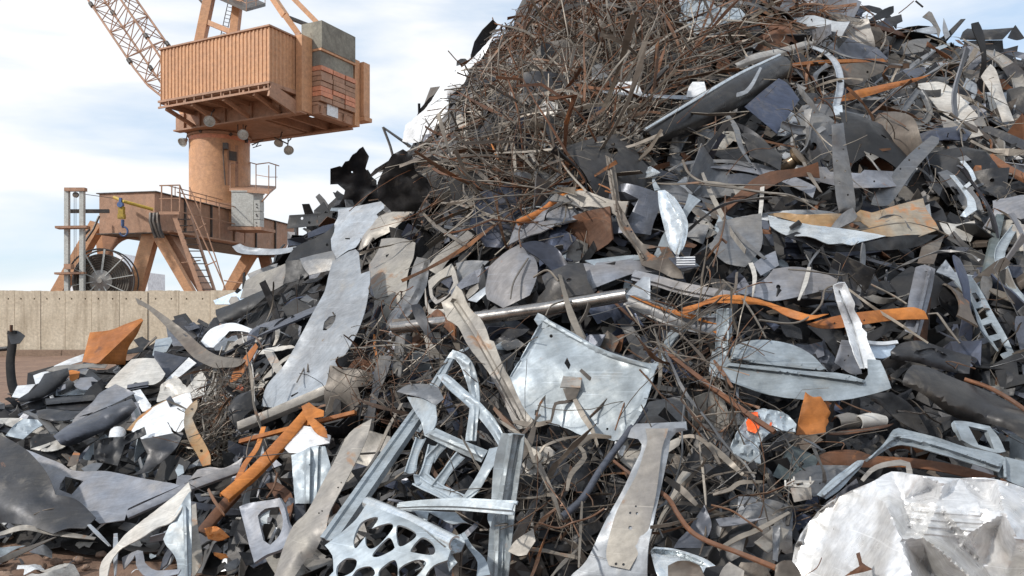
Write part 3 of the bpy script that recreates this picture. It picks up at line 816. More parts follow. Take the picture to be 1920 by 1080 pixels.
mb.hexa([tw_(R(-56), tz(355), 2.16), tw_(R(-34), tz(355), 2.16), tw_(R(-34), tz(355), 2.1), tw_(R(-56), tz(355), 2.1), tw_(R(-56), tz(280), 2.16), tw_(R(-34), tz(280), 2.16), tw_(R(-34), tz(280), 2.1), tw_(R(-56), tz(280), 2.1)])
door = mb.build('tower_door', 'os', crane)
mb = MB(); mb.hexa([tw_(R(-53), tz(309), 2.2), tw_(R(-38), tz(309), 2.2), tw_(R(-38), tz(309), 2.165), tw_(R(-53), tz(309), 2.165), tw_(R(-53), tz(292), 2.2), tw_(R(-38), tz(292), 2.2), tw_(R(-38), tz(292), 2.165), tw_(R(-53), tz(292), 2.165)])
mb.build('door_window', 'cd', crane)
mb = MB(); mb.box(tw_(R(-60), tz(285), 2.3), .16, .16, .22); mb.tube([tw_(R(-63), tz(283), 2.22), tw_(R(-64), tz(300), 2.2), tw_(R(-60), tz(355), 2.2)], .04, 6); mb.build('junction_box', 'cd', crane)
mb = MB()
for (x, y) in ((379, 259), (428, 262), (449, 265), (470, 268)):
    a = math.asin(max(-.97, min(.97, (P(x, y, TD - 2).x - tcx) / 2.1))) - math.pi / 2
    mb.lathe(tw_(a, tz(y), 2.1), (math.cos(a), math.sin(a), 0), [(0, .11), (.22, .11)], 10)
mb.build('pipe_stub', 'cd', crane)
# portal beam
mb = MB(); zb0, zb1 = 7.12, 9.6
mb.hexa([Q(0, 0, zb0), Q(19.2, 0, zb0), Q(19.2, 3.9, zb0), Q(0, 3.9, zb0), Q(0, 0, zb1), Q(19.2, 0, zb1), Q(19.2, 3.9, zb1), Q(0, 3.9, zb1)])
mb.build('portal_beam', 'os', crane)
mb = MB()
for z in (zb0 - .06, zb1 + .005):
    mb.hexa([Q(-.1, -.16, z), Q(19.3, -.16, z), Q(19.3, 4.06, z), Q(-.1, 4.06, z), Q(-.1, -.16, z + .055), Q(19.3, -.16, z + .055), Q(19.3, 4.06, z + .055), Q(-.1, 4.06, z + .055)])
for l in (3, 6, 9, 12, 15): mb.hexa([Q(l, -.14, zb0), Q(l + .1, -.14, zb0), Q(l + .1, -.003, zb0), Q(l, -.003, zb0), Q(l, -.14, zb1), Q(l + .1, -.14, zb1), Q(l + .1, -.003, zb1), Q(l, -.003, zb1)])
mb.build('flange', 'cd', crane)
mb = MB(); mb.lathe((tcx, TD, 9.62), (0, 0, 1), [(0, 2.7), (.12, 2.7), (.13, 2.3), (.5, 2.15)], 40); mb.build('tower_base', 'os', crane)
# legs
def leg(p, q, w_, h, w2=None, mat='or', up=(0, 0, 1)):
    d = (Vector(q) - Vector(p)); q2 = Vector(p) + d * (Vector(p).z / (Vector(p).z - Vector(q).z))
    return MB().beam(p, q2, w_, h, up, w2).build('leg', mat, crane)
leg(P(287, 428, 50.2), P(255, 543, 50.2), .85, .7)
leg(P(312, 428, 51.5), P(385, 545, 51.5), 1.75, .5, 1.3, 'os')
leg(P(291, 432, 50.0), P(356, 545, 50.0), .62, .55, .5)
leg(P(184, 420, 51), P(112, 545, 51), .8, .7, .7)
leg(P(192, 432, 52.6), P(206, 545, 52.6), .75, .6)
leg(P(474, 470, 66.5), P(430, 546, 66.5), 1.35, .8, 1.0)
leg(P(494, 472, 67.5), P(512, 546, 67.5), .9, .6, .8, 'os')
mb = MB()   # curved knee plate behind the left leg
arc = []
for i in range(9):
    t = i / 8; arc.append((P(190, 430, 52).lerp(P(258, 440, 52), t), P(196, 500 - 58 * math.sin(t * math.pi / 2) ** .8, 52).lerp(P(258, 448, 52), t)))
for (a, b), (c, d) in zip(arc, arc[1:]): mb.hexa([a, c, c + Vector((0, .15, 0)), a + Vector((0, .15, 0)), b, d, d + Vector((0, .15, 0)), b + Vector((0, .15, 0))])
mb.build('knee_plate', 'os', crane)
for x in (283, 290, 296): MB().tube([P(x, 400, 49.0), P(x + rnd.uniform(-2, 2), 415, 48.8), P(x + 4, 432, 48.9), P(x + 10, 446, 49)], .12, 6).build('cable', 'cd', crane)
MB().tube([P(186, 405, 49.6), P(175, 430, 49.4), P(160, 452, 49.3)], .07, 6).build('hose', 'cd', crane)
# stair
st = empty('stair', P(350, 545, 48.4) - Vector(crane.location)); st.parent = crane
SD = 48.2
sl0, sl1 = (P(327, 404, SD), P(377, 547, SD)); sr0, sr1 = (P(356, 404, SD + .6), P(403, 547, SD + .6))
ext = 1.75
mb = MB(); mb.beam(sl0, sl0 + (sl1 - sl0) * ext, .11, .28); mb.build('stringer', 'os', st)
mb = MB(); mb.beam(sr0, sr0 + (sr1 - sr0) * ext, .11, .28); mb.build('stringer', 'os', st)
mb = MB()
for i in range(22):
    t = (i + .6) / 12.0; a = sl0.lerp(sl1, t); b = sr0.lerp(sr1, t); mb.beam(a + Vector((.06, 0, 0)), b - Vector((.06, 0, 0)), .30, .05)
mb.build('tread', 'cd', st)
mb = MB()
mb.tube([P(337, 347, SD), P(357, 395, SD), P(377, 440, SD), P(405, 500, SD), P(420, 535, SD), P(420, 548, SD)], .045, 6)
mb.tube([P(355, 351, SD + .5), P(372, 390, SD + .5), P(405, 485, SD + .5), P(423, 545, SD + .5)], .04, 6)
for x0, y0, x1, y1 in ((340, 430, 358, 420), (368, 432, 386, 420), (385, 498, 405, 490), (340, 493, 376, 488)): mb.tube([P(x0, y0, SD + .3), P(x1, y1, SD + .3)], .035, 6)
mb.tube([P(420, 526, SD), P(470, 533, SD)], .04, 6)
mb.build('handrail', 'os', st)
mb = MB(); mb.hexa([P(298, 402, 48.0), P(336, 402, 48.0), P(336, 402, 49.3), P(298, 402, 49.3), P(298, 396.5, 48.0), P(336, 396.5, 48.0), P(336, 396.5, 49.3), P(298, 396.5, 49.3)]); mb.build('landing', 'os', st)
mb = MB()
for x in (303, 322, 337): mb.tube([P(x, 398, 48.1), P(x, 347, 48.1)], .045, 6)
for dy in (0, 25): mb.tube([P(299, 348 + dy, 48.1), P(337, 347 + dy, 48.1)], .04, 6)
mb.build('landing_rail', 'os', st)
# walkway along the beam with rails
mb = MB(); mb.hexa([Q(.5, -1.0, 7.15), Q(9, -1.0, 7.15), Q(9, -.17, 7.15), Q(.5, -.17, 7.15), Q(.5, -1.0, 7.25), Q(9, -1.0, 7.25), Q(9, -.17, 7.25), Q(.5, -.17, 7.25)]); mb.build('walkway', 'os', crane)
mb = MB()
for l in (1.2, 3.4, 5.6, 7.6, 8.9): mb.tube([Q(l, -.95, 7.25), Q(l, -.95, 9.75)], .045, 6)
for z in (8.5, 9.7): mb.tube([Q(.9, -.95, z), Q(8.9, -.95, z)], .04, 6)
for l in (2.5, 4.2, 6, 7.2): mb.tube([Q(l, .3, 9.65), Q(l, .3, 10.35)], .035, 6)
mb.tube([Q(1.8, .3, 10.3), Q(8, .3, 10.3)], .035, 6)
mb.build('walkway_rail', 'os', crane)
# cabinets
def facebox(name, mat, x0, x1, y0, y1, D, dep, par=crane, skew=0.0):
    a = P(x0, y1, D); b = P(x1, y0, D)
    return MB().hexa([(a.x, D, a.z), (b.x, D + skew, a.z), (b.x + dep * .2, D + dep + skew, a.z), (a.x + dep * .2, D + dep, a.z), (a.x, D, b.z), (b.x, D + skew, b.z), (b.x + dep * .2, D + dep + skew, b.z), (a.x + dep * .2, D + dep, b.z)]).build(name, mat, par)
cab = empty('control_cabinet', P(453, 430, 56.6) - Vector(crane.location)); cab.parent = crane
facebox('case', 'cg', 434, 475, 360, 424, 56.6, 1.4, cab); facebox('case_lid', 'cg', 433, 476, 357, 359.6, 56.55, 1.5, cab)
for i, (ya, yb) in enumerate(((375, 395.5), (396.5, 411), (412, 430))):
    facebox('switch_box', 'cg', 476, 487, ya, yb, 56.5 - .02 * i, .6, cab)
mb = MB()
for (x, y) in ((481, 383), (482, 389), (481, 402), (482, 405), (481, 418), (482, 424)): mb.lathe(P(x, y, 56.5), (0, -1, 0), [(0, .05), (.06, .05)], 10)
mb.build('switch_knob', 'cd', cab)
facebox('cabinet_shelf', 'os', 427, 490, 425, 431, 56.2, 2.0)
# small platform at the tower door with its cage of rails
mb = MB(); mb.hexa([P(430, 358, 57), P(505, 364, 56), P(518, 353, 60), P(468, 350, 61), P(430, 353, 57), P(505, 359, 56), P(518, 349, 60), P(468, 346, 61)]); mb.build('door_platform', 'os', crane)
mb = MB(); r_ = .04
cage = [(432, 355, 57, 50), (469, 352, 61, 48), (480, 355, 56.6, 48), (504, 358, 56, 48), (517, 350, 60, 42)]
for x, y, D, h in cage: mb.tube([P(x, y, D), P(x, y - h, D)], r_, 6)
mb.tube([P(470, 305, 61), P(481, 308, 56.6), P(504, 305, 56), P(523, 311, 58)], r_, 6)
mb.tube([P(481, 328, 56.6), P(504, 332, 56), P(520, 332, 58)], .025, 6)
mb.tube([P(505, 362, 56), P(488, 382, 57)], .05, 6); mb.tube([P(432, 306, 57), P(440, 306, 57.5)], r_, 6)
mb.build('platform_cage', 'os', crane)
# floodlights
def flood(x, y, D, dx, dy, s=1.0):
    f_ = empty('floodlight', P(x, y, D) - Vector(crane.location)); f_.parent = crane
    ax = Vector((dx, -0.75, dy)).normalized(); c = P(x, y, D)
    MB().lathe(c - ax * .55 * s, ax, [(0, .12 * s), (.1, .17 * s), (.16, .2 * s), (.38, .34 * s), (.55, .42 * s), (.57, .42 * s), (.57, .38 * s), (.5, .36 * s)], 20).build('housing', 'cg', f_)
    MB().lathe(c - ax * .04 * s, ax, [(0, .385 * s), (.05, .40 * s), (.09, .32 * s), (.11, .15 * s)], 20).build('lens', 'le', f_)
    MB().tube([c - ax * .45 * s, c - ax * .5 * s + Vector((.05, .1, .45)), c - ax * .3 * s + Vector((.1, .5, .8))], .045, 6).build('bracket', 'cd', f_)
flood(393, 227, 53.5, .15, -.5, .9); flood(456, 252, 55.5, .1, -.35, .88); flood(343, 266, 58, -.35, -.6, .8); flood(523, 267, 57.5, -.1, -.9, .78); flood(541, 281, 57.0, .45, -.65, .85)
mb = MB()
mb.tube([P(446, 228, 55.8), P(446, 246, 55.8)], .04, 6); mb.tube([P(456, 230, 55.8), P(456, 246, 55.8)], .04, 6)
mb.beam(P(472, 272, 57), P(494, 262, 57), .07, .07); mb.beam(P(474, 277, 57), P(490, 272, 57), .05); mb.beam(P(480, 275, 57), P(486, 265, 57), .05)
mb.tube([P(515, 258, 57.2), P(540, 270, 57)], .05, 6); mb.tube([P(540, 258, 57), P(540, 272, 57)], .04, 6)
mb.build('lamp_bracket', 'cd', crane)
# hoist rail, hook block and its yellow arm
mb = MB(); mb.tube([P(214, 370, 49), P(233, 378, 48.4), P(287, 393, 49.2)], .1, 8); mb.build('swing_arm', 'ye', crane)
hk = empty('hook_block', P(227, 400, 48.4) - Vector(crane.location)); hk.parent = crane
MB().box(P(228, 398, 48.4), .15, .14, .34).box(P(228, 406, 48.4), .20, .12, .14).build('block', 'ye', hk)
mb = MB(); mb.lathe(P(226, 384, 48.3) - Vector((0, .12, 0)), (0, 1, 0), [(0, .17), (.24, .17)], 14); mb.box(P(226, 376, 48.4), .07, .08, .16); mb.build('trolley', 'bu', hk)
mb = MB(); c = P(232, 434, 48.4); mb.tube([P(230, 412, 48.4), P(230, 424, 48.4)], .1, 8); mb.tube([P(230, 424, 48.4)] + [c + Vector((.24 * math.cos(R(a)), 0, .28 * math.sin(R(a)))) for a in range(110, -190, -25)], .06, 8); mb.build('hook', 'bu', hk)
# guide frame at the left end
gf = empty('guide_frame', P(140, 545, 47.8) - Vector(crane.location)); gf.parent = crane
gz = Vector((0, 0, .02))
def post(x, y0, mat, w_): 
    a = P(x, y0, 47.8); return MB().beam(a, Vector((a.x, a.y, 0.02)), w_, w_).build('post', mat, gf)
post(126, 358, 'cg', .25); post(154.5, 358, 'cg', .25)
MB().beam(P(123, 355.5, 47.75), P(161, 355.5, 47.75), .34, .2).build('head_beam', 'os', gf)
mb = MB(); mb.beam(P(130, 396, 48), P(205, 396, 48.6), .2, .22); mb.build('crossbar', 'cd', gf)
mb = MB(); mb.beam(P(107, 427, 47.6), P(166, 426, 47.9), .7, .14); mb.beam(P(105, 513, 47.6), P(160, 512, 47.9), .6, .12); mb.beam(P(123, 500, 47.5), P(136, 500, 47.5), .4, .3); mb.build('bracket_plate', 'os', gf)
mb = MB(); mb.lathe(P(141, 365, 47.7), (0, 1, 0), [(0, .17), (.12, .17)], 14)
for dx in (-2, 1.5): mb.tube([P(141 + dx, 366, 47.75), P(141 + dx, 545, 47.75)], .015, 5)
mb.tube([P(157, 364, 48), P(215, 372, 49)], .02, 5)
mb.build('pulley', 'cd', gf)
MB().beam(P(168, 430, 49), P(150, 448, 48.5), .12).build('small_brace', 'cd', gf)
# cable reel
rl = empty('cable_reel', P(193, 528, 48.6) - Vector(crane.location)); rl.parent = crane
rc_ = P(193, 527, 48.6); ax = Vector((.12, -1, .0)).normalized(); xx = Vector((1, .12, 0)).normalized()
def circ(r, off=0, n=48): return [rc_ + ax * off + (xx * math.cos(2 * math.pi * i / n) + UZ * math.sin(2 * math.pi * i / n)) * r for i in range(n)]
mb = MB()
for r_ in (1.92, ): 
    for off in (.35, -.45): mb.tube(circ(r_, off), .05, 6, True)
mb.build('rim', 'cd', rl)
mb = MB()
for k in range(10):
    a = 2 * math.pi * (k + .3) / 10; dv = xx * math.cos(a) + UZ * math.sin(a)
    mb.beam(rc_ + ax * .38 + dv * .4, rc_ + ax * .38 + dv * 1.92, .11, .05)
mb.build('spoke', 'cg', rl)
mb = MB()
for r_ in (.72, .86, 1.0, 1.14, 1.28, 1.42, 1.55):
    mb.tube(circ(r_ + .02, .2), .075, 6, True)
mb.build('cable_coil', 'n', rl)
mb = MB(); mb.lathe(rc_ - ax * .4, ax, [(0, 1.62), (.5, 1.6), (.52, .6)], 40); mb.build('drum', 'cd', rl)
mb = MB(); mb.lathe(rc_ + ax * .1, ax, [(0, .66), (.26, .66), (.3, .5), (.42, .18), (.5, .16)], 24); mb.build('hub', 't', rl)
mb = MB(); mb.beam(rc_ - ax * .5, Vector((rc_.x, rc_.y + .55, 0)), .4, .4, (0, 1, 0)); mb.build('reel_stand', 'os', rl)

# ------------------------------------------------------------------ the heap and the scrap one can tell apart
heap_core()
SUNW = (-0.35, 0.15)
# --- tile E: the pale sheets on the left shoulder of the heap
pl('E', 'steel_sheet', 'p', 'long pale grey steel sheet with an oval hole sliding down the heap shoulder', '430,450 470,425 520,395 560,382 578,400 590,520 640,503 641,570 610,740 545,900 440,1070 400,1140 360,1200 150,1270 30,1265 60,1150 160,1030 245,880 330,720 385,620 405,540', d=.34, holes='375,838 385,790 410,762 450,750 445,780 420,820 395,838|195,1205 235,1185 240,1190 200,1215', tilt=(-.15, -.15), bend=(60, .10), folds=[])
pl('E', 'steel_sheet', 'p', 'pale blue-grey sheet with a tiny slot, leaning under the black jagged plates', '460,160 715,110 722,150 678,185 692,212 650,272 610,300 560,372 520,387 445,440 425,380 425,280 460,200', d=.30, holes='502,318 528,319 528,327 502,326', tilt=(-.1, -.2), bend=(100, .05))
pl('E', 'folded_strip', 't', 'tan folded strip with a rolled edge lying beside the pale blue-grey sheet', '565,390 600,310 650,250 700,195 830,155 836,180 870,148 885,165 850,200 760,280 680,320 590,385', d=.42, tilt=(-.2, .2), folds=[('640,300 850,190', .6)])
pl('E', 'steel_plate', 'n', 'small rusty brown plate tucked behind the tan folded strip', '618,250 740,170 745,195 690,212 640,275', d=.36)
pl('E', 'steel_sheet', 't', 'broad tan dusty sheet curling at its top between the pale sheet and the tan bar', '705,325 760,318 830,322 897,345 885,430 868,470 850,540 845,620 800,680 740,760 700,830 655,905 600,920 625,840 650,760 665,660 640,560 635,470 655,440 690,380', d=.26, tilt=(-.25, 0), bend=(10, .10))
pl('E', 'bent_strip', 'g', 'bent grey strip with a rusty crease beside the broad tan sheet', '905,425 980,440 970,520 955,600 900,700 850,765 760,832 690,842 740,760 830,650 862,560 882,480', d=.40, tilt=(.2, 0), ribs=[('930,440 880,600 760,800', 45, .05)])
pl('E', 'perforated_plate', 'k', 'black plate with four punched holes jutting out under the crane beam', '187,190 430,176 425,240 172,266', d=.5, holes='c:258,208,8|c:352,200,8|c:300,232,8|c:395,228,8', tilt=(0, -.6))
pl('E', 'black_sheet', 'k', 'wide black sheet sloping below the plate with four punched holes', '440,240 430,400 350,420 260,440 200,455 165,452 222,370 330,320 402,280', d=.36, holes='c:400,357,8', tilt=(.3, -.2))
pl('E', 'bent_sheet', 'g', 'grey folded box side lying in front of the black sheets', '245,435 330,412 430,390 450,430 420,500 300,527 270,490', d=.48, tilt=(.1, -.1), folds=[('240,440 440,432', .5)])
pl('E', 'black_sheet', 'k', 'black pointed sheet standing below the grey folded box side', '165,450 245,440 300,525 258,552 150,578 165,520', d=.40, tilt=(.3, -.5))
pl('E', 'steel_sheet', 't', 'pale rounded sheet flaring out at the heap edge below the black sheets', '-60,560 0,525 100,490 165,462 170,570 100,612 0,640 -90,660', d=.3, tilt=(-.2, .1))
pl('E', 'curved_plate', 'l', 'large lilac curved plate in the middle of the heap above the polished tube', '1310,480 1400,400 1490,350 1560,420 1585,490 1570,570 1540,640 1440,690 1390,712 1300,662 1290,600', d=.34, tilt=(-.1, -.1), bend=(70, .10))
pl('E', 'curved_plate', 'e', 'dark blue rounded lobe of plate behind the large lilac curved plate', '1480,352 1560,335 1620,345 1690,375 1745,450 1775,515 1690,525 1600,440 1540,400', d=.30, tilt=(.4, -.2))
pl('E', 'scrap_shard', 'g', 'grey pointed shard stacked above the tan shard, beside the lilac curved plate', '1125,460 1200,445 1310,448 1240,520 1170,605 1140,560', d=.30)
pl('E', 'scrap_shard', 't', 'narrow tan shard between two grey shards beside the lilac curved plate', '1180,642 1230,560 1310,482 1255,600 1190,662', d=.36)
pl('E', 'scrap_shard', 'p', 'pale pointed shard lowest of the shards beside the lilac curved plate', '1190,668 1280,600 1372,540 1330,600 1240,680', d=.42)
pl('E', 'window_bracket', 't', 'tan bracket with a rounded window standing above the polished tube', '968,560 1000,530 1100,462 1120,500 1140,580 1060,662 1012,692 980,652', holes='990,600 1040,550 1100,527 1110,570 1080,640 1022,668 995,640', d=.46, th=.02)
sw('E', 'folded_bar', 't', 'long tan bar reaching diagonally from the wire tangle to the window bracket', '1470,0 1350,130 1200,290 1110,370 1040,430 985,505', (48, 50, 55, 80, 100), 'angle', d=.5, tw=(10, -10))
tb = sw('E', 'polished_tube', 'i', 'polished steel tube lying level across the middle of the heap', '762,818 1000,790 1500,725 2080,630', (74, 80, 80, 72), 'half', d=.52, th=.01)
pl('E', 'end_plate', 'n', 'small brown end plate on the near end of the polished tube', '765,775 865,770 866,832 765,828', d=.58)
sw('E', 'bright_rod', 'y', 'short bright rod end sticking out below the polished tube', '760,858 860,842', (36, 36), 'tube', d=.6)
sw('E', 'flat_strip', 'c', 'cream strip looped beside the window bracket', '950,610 955,680 975,730 1060,738', (18, 30, 40), 'flat', d=.55, tw=(60, 10))
pl('-', 'pressed_bracket', 't', 'tan pressed post with a long groove standing beside the galvanised panel', '828,567 845,556 855,535 866,545 880,577 905,602 918,637 926,640 945,690 975,740 1005,800 968,806 935,732 910,690 880,652 858,612 838,600', d=.52, tilt=(-.1, -.25), ribs=[('852,565 905,650 985,800', 6, -.03)], jag=.5)
# --- tile K: the galvanised panel
gp = pl('K', 'galvanised_skin', 'z', 'big galvanised panel with a diamond hole, wires hanging across it', '245,115 265,80 300,95 330,120 470,195 545,240 660,295 850,355 940,365 930,400 900,510 860,620 800,715 740,790 690,800 600,768 515,770 430,730 350,710 250,685 190,620 150,540 108,440 180,320 240,210 270,150', d=.60, holes='430,330 450,372 440,400 414,362|c:340,210,10|c:656,733,7', tilt=(-.1, -.15), bend=(20, .05), ribs=[('285,170 190,330 125,440', 16, -.018), ('300,118 470,215 660,312 900,385', 16, .02), ('915,400 860,590 760,760', 22, .03)], fine=1.3)
pl('K', 'bright_scrap', 'w', 'small white folded flap under the lower corner of the galvanised panel', '700,800 762,828 742,885 688,862', d=.62)
sw('K', 'round_bar', 'b', 'blue-grey round bar leaning under the lower corner of the galvanised panel', '870,620 760,770 620,960 520,1120 400,1230', (40, 40), 'tube', d=.66)
pl('K', 'steel_sheet', 'g', 'grey-tan sheet lying behind the top of the T-shaped bracket', '890,580 980,562 1080,545 1170,600 1150,660 1090,697 820,697 860,630', d=.40)
pl('K', 'small_tab', 't', 'tan bent tab lying on the face of the galvanised panel', '410,430 515,420 505,500 390,497', d=.80, tilt=(0, .6))
pl('K', 'small_tab', 'n', 'brown underside tab below the tan tab on the galvanised panel', '405,505 505,500 480,560 430,575', d=.74, tilt=(.2, -.6))
tbk = pl('L', 't_shaped_bracket', 'p', 'T-shaped pale bracket with a tan plate on it, hanging at the foot', '790,190 820,163 1100,152 1106,200 1045,213 1012,250 1000,330 960,520 920,700 884,880 882,1080 440,1080 450,1020 540,930 640,720 740,540 800,410 840,330 850,280 830,250 770,240', d=.52, tilt=(-.1, -.35), bend=(80, .04), fine=1.2)
pl('L', 'bracket_plate', 't', None, '870,190 1000,190 986,240 965,300 930,560 870,830 840,880 780,985 665,960 650,880 700,680 760,560 820,450 860,330 882,260', d=.57, tilt=(-.1, -.35), bend=(80, .04), holes='c:817,628,6|c:785,665,7|c:823,668,8|c:786,749,12|c:705,952,8|c:747,955,8', parent=tbk, on=tbk, lift=.012)
pl('L', 'window_plate', 't', 'tan plate with a curved slot behind the neck of the T-shaped bracket', '700,350 760,250 850,240 870,300 800,430 740,380', d=.44, holes='770,255 830,240 850,280 830,310 780,300')
# --- tile J: the galvanised frames
pl('J', 'galvanised_post', 'z', 'tall galvanised ribbed post standing beside the nested frame', '940,450 1040,460 1030,560 1000,780 968,1080 960,1140 850,1140 870,1080 890,850 905,600', d=.44, tilt=(0, -.5), ribs=[('985,450 930,800 915,1080', 14, .03), ('1020,470 965,800 950,1080', 8, -.02)], fine=1.2)
fr = sw('J', 'door_carcass', 'z', 'galvanised door frame of nested ribbed rails with a truss of thin webs', '728,95 600,310 400,595 175,915', (40, 78, 84, 86), 'rail', d=.80, up=(-.35, -.75, .55), th=.01)
pl('J', 'corner_rail', 'z', None, '700,120 725,84 782,108 822,170 842,290 828,485 780,485 800,300 765,170 735,125', d=.74, parent=fr, tilt=(0, -.3), ribs=[('740,110 790,150 815,290 805,480', 14, .02)])
sw('J', 'nested_rail', 'z', None, '660,240 560,370 420,570 330,690', (22, 26), 'channel', d=.58, parent=fr)
pl('J', 'frame_arm', 'z', None, '655,197 685,190 715,202 790,268 860,330 932,425 977,532 935,520 885,440 800,340 705,255', d=.84, parent=fr, ribs=[('690,205 840,330 950,500', 16, .02)])
pl('J', 'cross_rail', 'z', None, '600,462 650,428 720,460 800,495 880,527 850,580 760,540 660,492', d=.82, parent=fr, ribs=[('630,450 860,550', 16, .02)])
pl('J', 'side_rail', 'z', None, '885,520 960,503 977,532 908,592 842,702 792,747 763,742 830,640 870,560', d=.83, parent=fr, folds=[('900,600 780,740', .5)])
for q in ('585,470 555,545 537,620', '640,500 622,560 590,650 560,655', '700,480 640,545 622,570', '760,545 720,590 680,645 650,690', '590,640 660,690 760,745', '560,655 620,690 700,720'):
    sw('J', 'web', 'z', None, q, (38, 26, 40), 'gutter', d=.78, parent=fr, th=.01)
for c in ('755,128', '700,224'):
    x, y = Z('J', c)[0]
    o = MB().lathe(P(x, y, depth(x, y) - .80), (0.1, -1, .3), [(0, .022), (.012, .02), (.018, .008)], 12).build('rivet', 'y', fr)
pl('J', 'curved_hood', 'g', 'grey curved cap hooked over the nested galvanised frame', '525,240 600,234 662,250 687,300 650,330 600,300 520,280 478,268', d=.96, tilt=(0, .5), bend=(10, .06))
pl('J', 'folded_sheet', 'z', 'pale folded sheet hanging below the grey curved cap', '523,290 590,300 650,330 655,390 640,440 600,462 585,400 560,360', d=.90, tilt=(-.2, -.1), folds=[('560,300 620,460', .4)])
sw('J', 'galvanised_rail', 'z', 'curved galvanised rail with torn tabs laid level across the frames', '480,770 600,762 750,760 945,772 990,775', (36, 50, 58, 62), 'hat', d=.92, th=.008)
pl('J', 'torn_tab', 'z', 'torn galvanised tabs hanging under the curved galvanised rail', '500,790 600,792 740,800 780,840 840,865 780,845 720,850 660,822 620,800 610,850 575,820 560,800', d=.74)
pl('J', 'torn_tab', 'z', 'single torn tab hanging from the end of the curved galvanised rail', '880,800 925,800 900,830 893,868 878,830', d=.76)
pl('J', 'lattice_sheet', 'z', 'galvanised lattice panel with rounded cut-outs at the very foot of the heap', '162,945 215,905 300,830 345,762 440,800 560,850 690,955 722,945 702,1010 640,1035 600,1090 570,1180 60,1180 150,1110 200,1060 195,990', holes='355,880 440,848 462,868 405,938 362,960 340,930|482,858 550,880 562,908 505,948 482,935|318,850 372,822 396,832 330,920 296,958 290,915|372,985 442,912 470,955 462,965 400,995|590,910 640,940 640,985 560,978 540,965|215,1040 258,1002 302,1012 285,1060 222,1085|300,1055 362,1038 378,1078 280,1112|490,1048 560,1010 608,1022 560,1085 500,1100|400,1060 470,1010 480,1090 420,1120', d=.86, tilt=(-.1, -.1), th=.012, fine=1.3, hround=True)
sw('J', 'galvanised_tube', 'y', 'bright galvanised half tube lying aslant above the lattice panel', '338,748 450,795 600,865 722,925', (60, 66, 66), 'half', d=.98, th=.01)
pl('J', 'torn_strip', 'z', 'crumpled galvanised strip beside the end of the half tube', '700,940 760,895 780,930 760,970 720,985 745,1020 710,1060 700,1010', d=.72, cr=.06)
sw('J', 'thin_strip', 'z', 'narrow galvanised strip bent down beside the tall ribbed post', '770,890 800,950 850,1010 860,1080', (16, 24, 60), 'flat', d=.66)
bx = pl('I', 'galvanised_box', 'z', 'crumpled galvanised box section with a folded top beside the rusty bar', '1638,400 1700,378 1760,350 1830,350 1862,480 1850,550 1830,600 1790,672 1660,672 1650,560', d=.50, tilt=(.1, -.5), ribs=[('1735,370 1730,660', 22, .03), ('1800,360 1790,650', 10, -.02)], jag=.4)
pl('I', 'box_top', 'w', None, '1580,342 1620,290 1660,240 1745,240 1860,290 1852,332 1760,352 1665,392 1625,385', d=.56, parent=bx, tilt=(-.1, .4), cr=.04)
pl('-', 'long_strip', 't', 'wide tan strip with stamped slots running down to the foot beside the lattice panel', '697,785 655,812 626,866 600,914 575,960 550,985 530,1030 508,1100 540,1100 575,1047 586,1045 612,990 618,960 655,890 686,826', d=.60, tilt=(-.2, -.1), holes='c:640,905,1.6|c:634,914,1.6|c:598,962,1.6|c:604,958,1.6', bend=(120, .04), fine=1.2)
ra = sw('I', 'rusty_bar', 'r', 'orange rusty channel bar with a bent head crossing the wires', '1735,150 1600,305 1430,485 1262,630', (66, 74, 74, 70), 'channel', d=.66, th=.012)
pl('I', 'bent_head', 'r', None, '1695,125 1738,103 1775,130 1822,150 1820,182 1765,192 1830,250 1842,302 1785,282 1720,192', d=.72, parent=ra, cr=.05)
sw('I', 'rusty_strip', 'r', 'second thin orange strip running beside the rusty channel bar', '1480,240 1440,360 1380,440 1330,540', (34, 40), 'angle', d=.56)
sw('I', 'rusty_rod', 'r', 'thin orange rod reaching back from the head of the rusty bar', '1350,325 1600,260 1840,200 2000,160', (24, 22), 'bar', d=.56)
sw('I', 'rusty_bar', 'q', 'dark rusted bar end continuing below the orange channel bar', '1330,600 1240,700 1130,830', (70, 60), 'channel', d=.48)
pl('I', 'rusty_lump', 'r', 'crumpled orange lump of scrap between the rusty bar end and the blue-grey bracket', '1150,812 1200,800 1245,815 1290,860 1230,880 1170,870', d=.52, cr=.10)
pl('I', 'rusty_lump', 'r', 'lower orange crumpled scrap near the foot beside the blue-grey bracket', '1200,945 1265,955 1280,975 1240,985 1205,965', d=.55, cr=.1)
sw('H', 'channel_strip', 't', 'pale tan channel strip lying under the end of the long pale sheet', '1335,780 1500,715 1680,640 1835,575', (60, 64), 'angle', d=.52, th=.01)
pl('I', 'window_bracket', 'l', 'blue-grey bracket with a big square window, near the foot of the heap', '1345,690 1400,670 1520,652 1572,640 1602,700 1622,792 1650,832 1640,880 1580,930 1500,960 1430,1005 1400,900 1370,780', holes='1450,740 1490,702 1570,690 1592,770 1572,850 1520,905 1482,880 1462,800', d=.60, th=.02, tilt=(-.1, -.2))
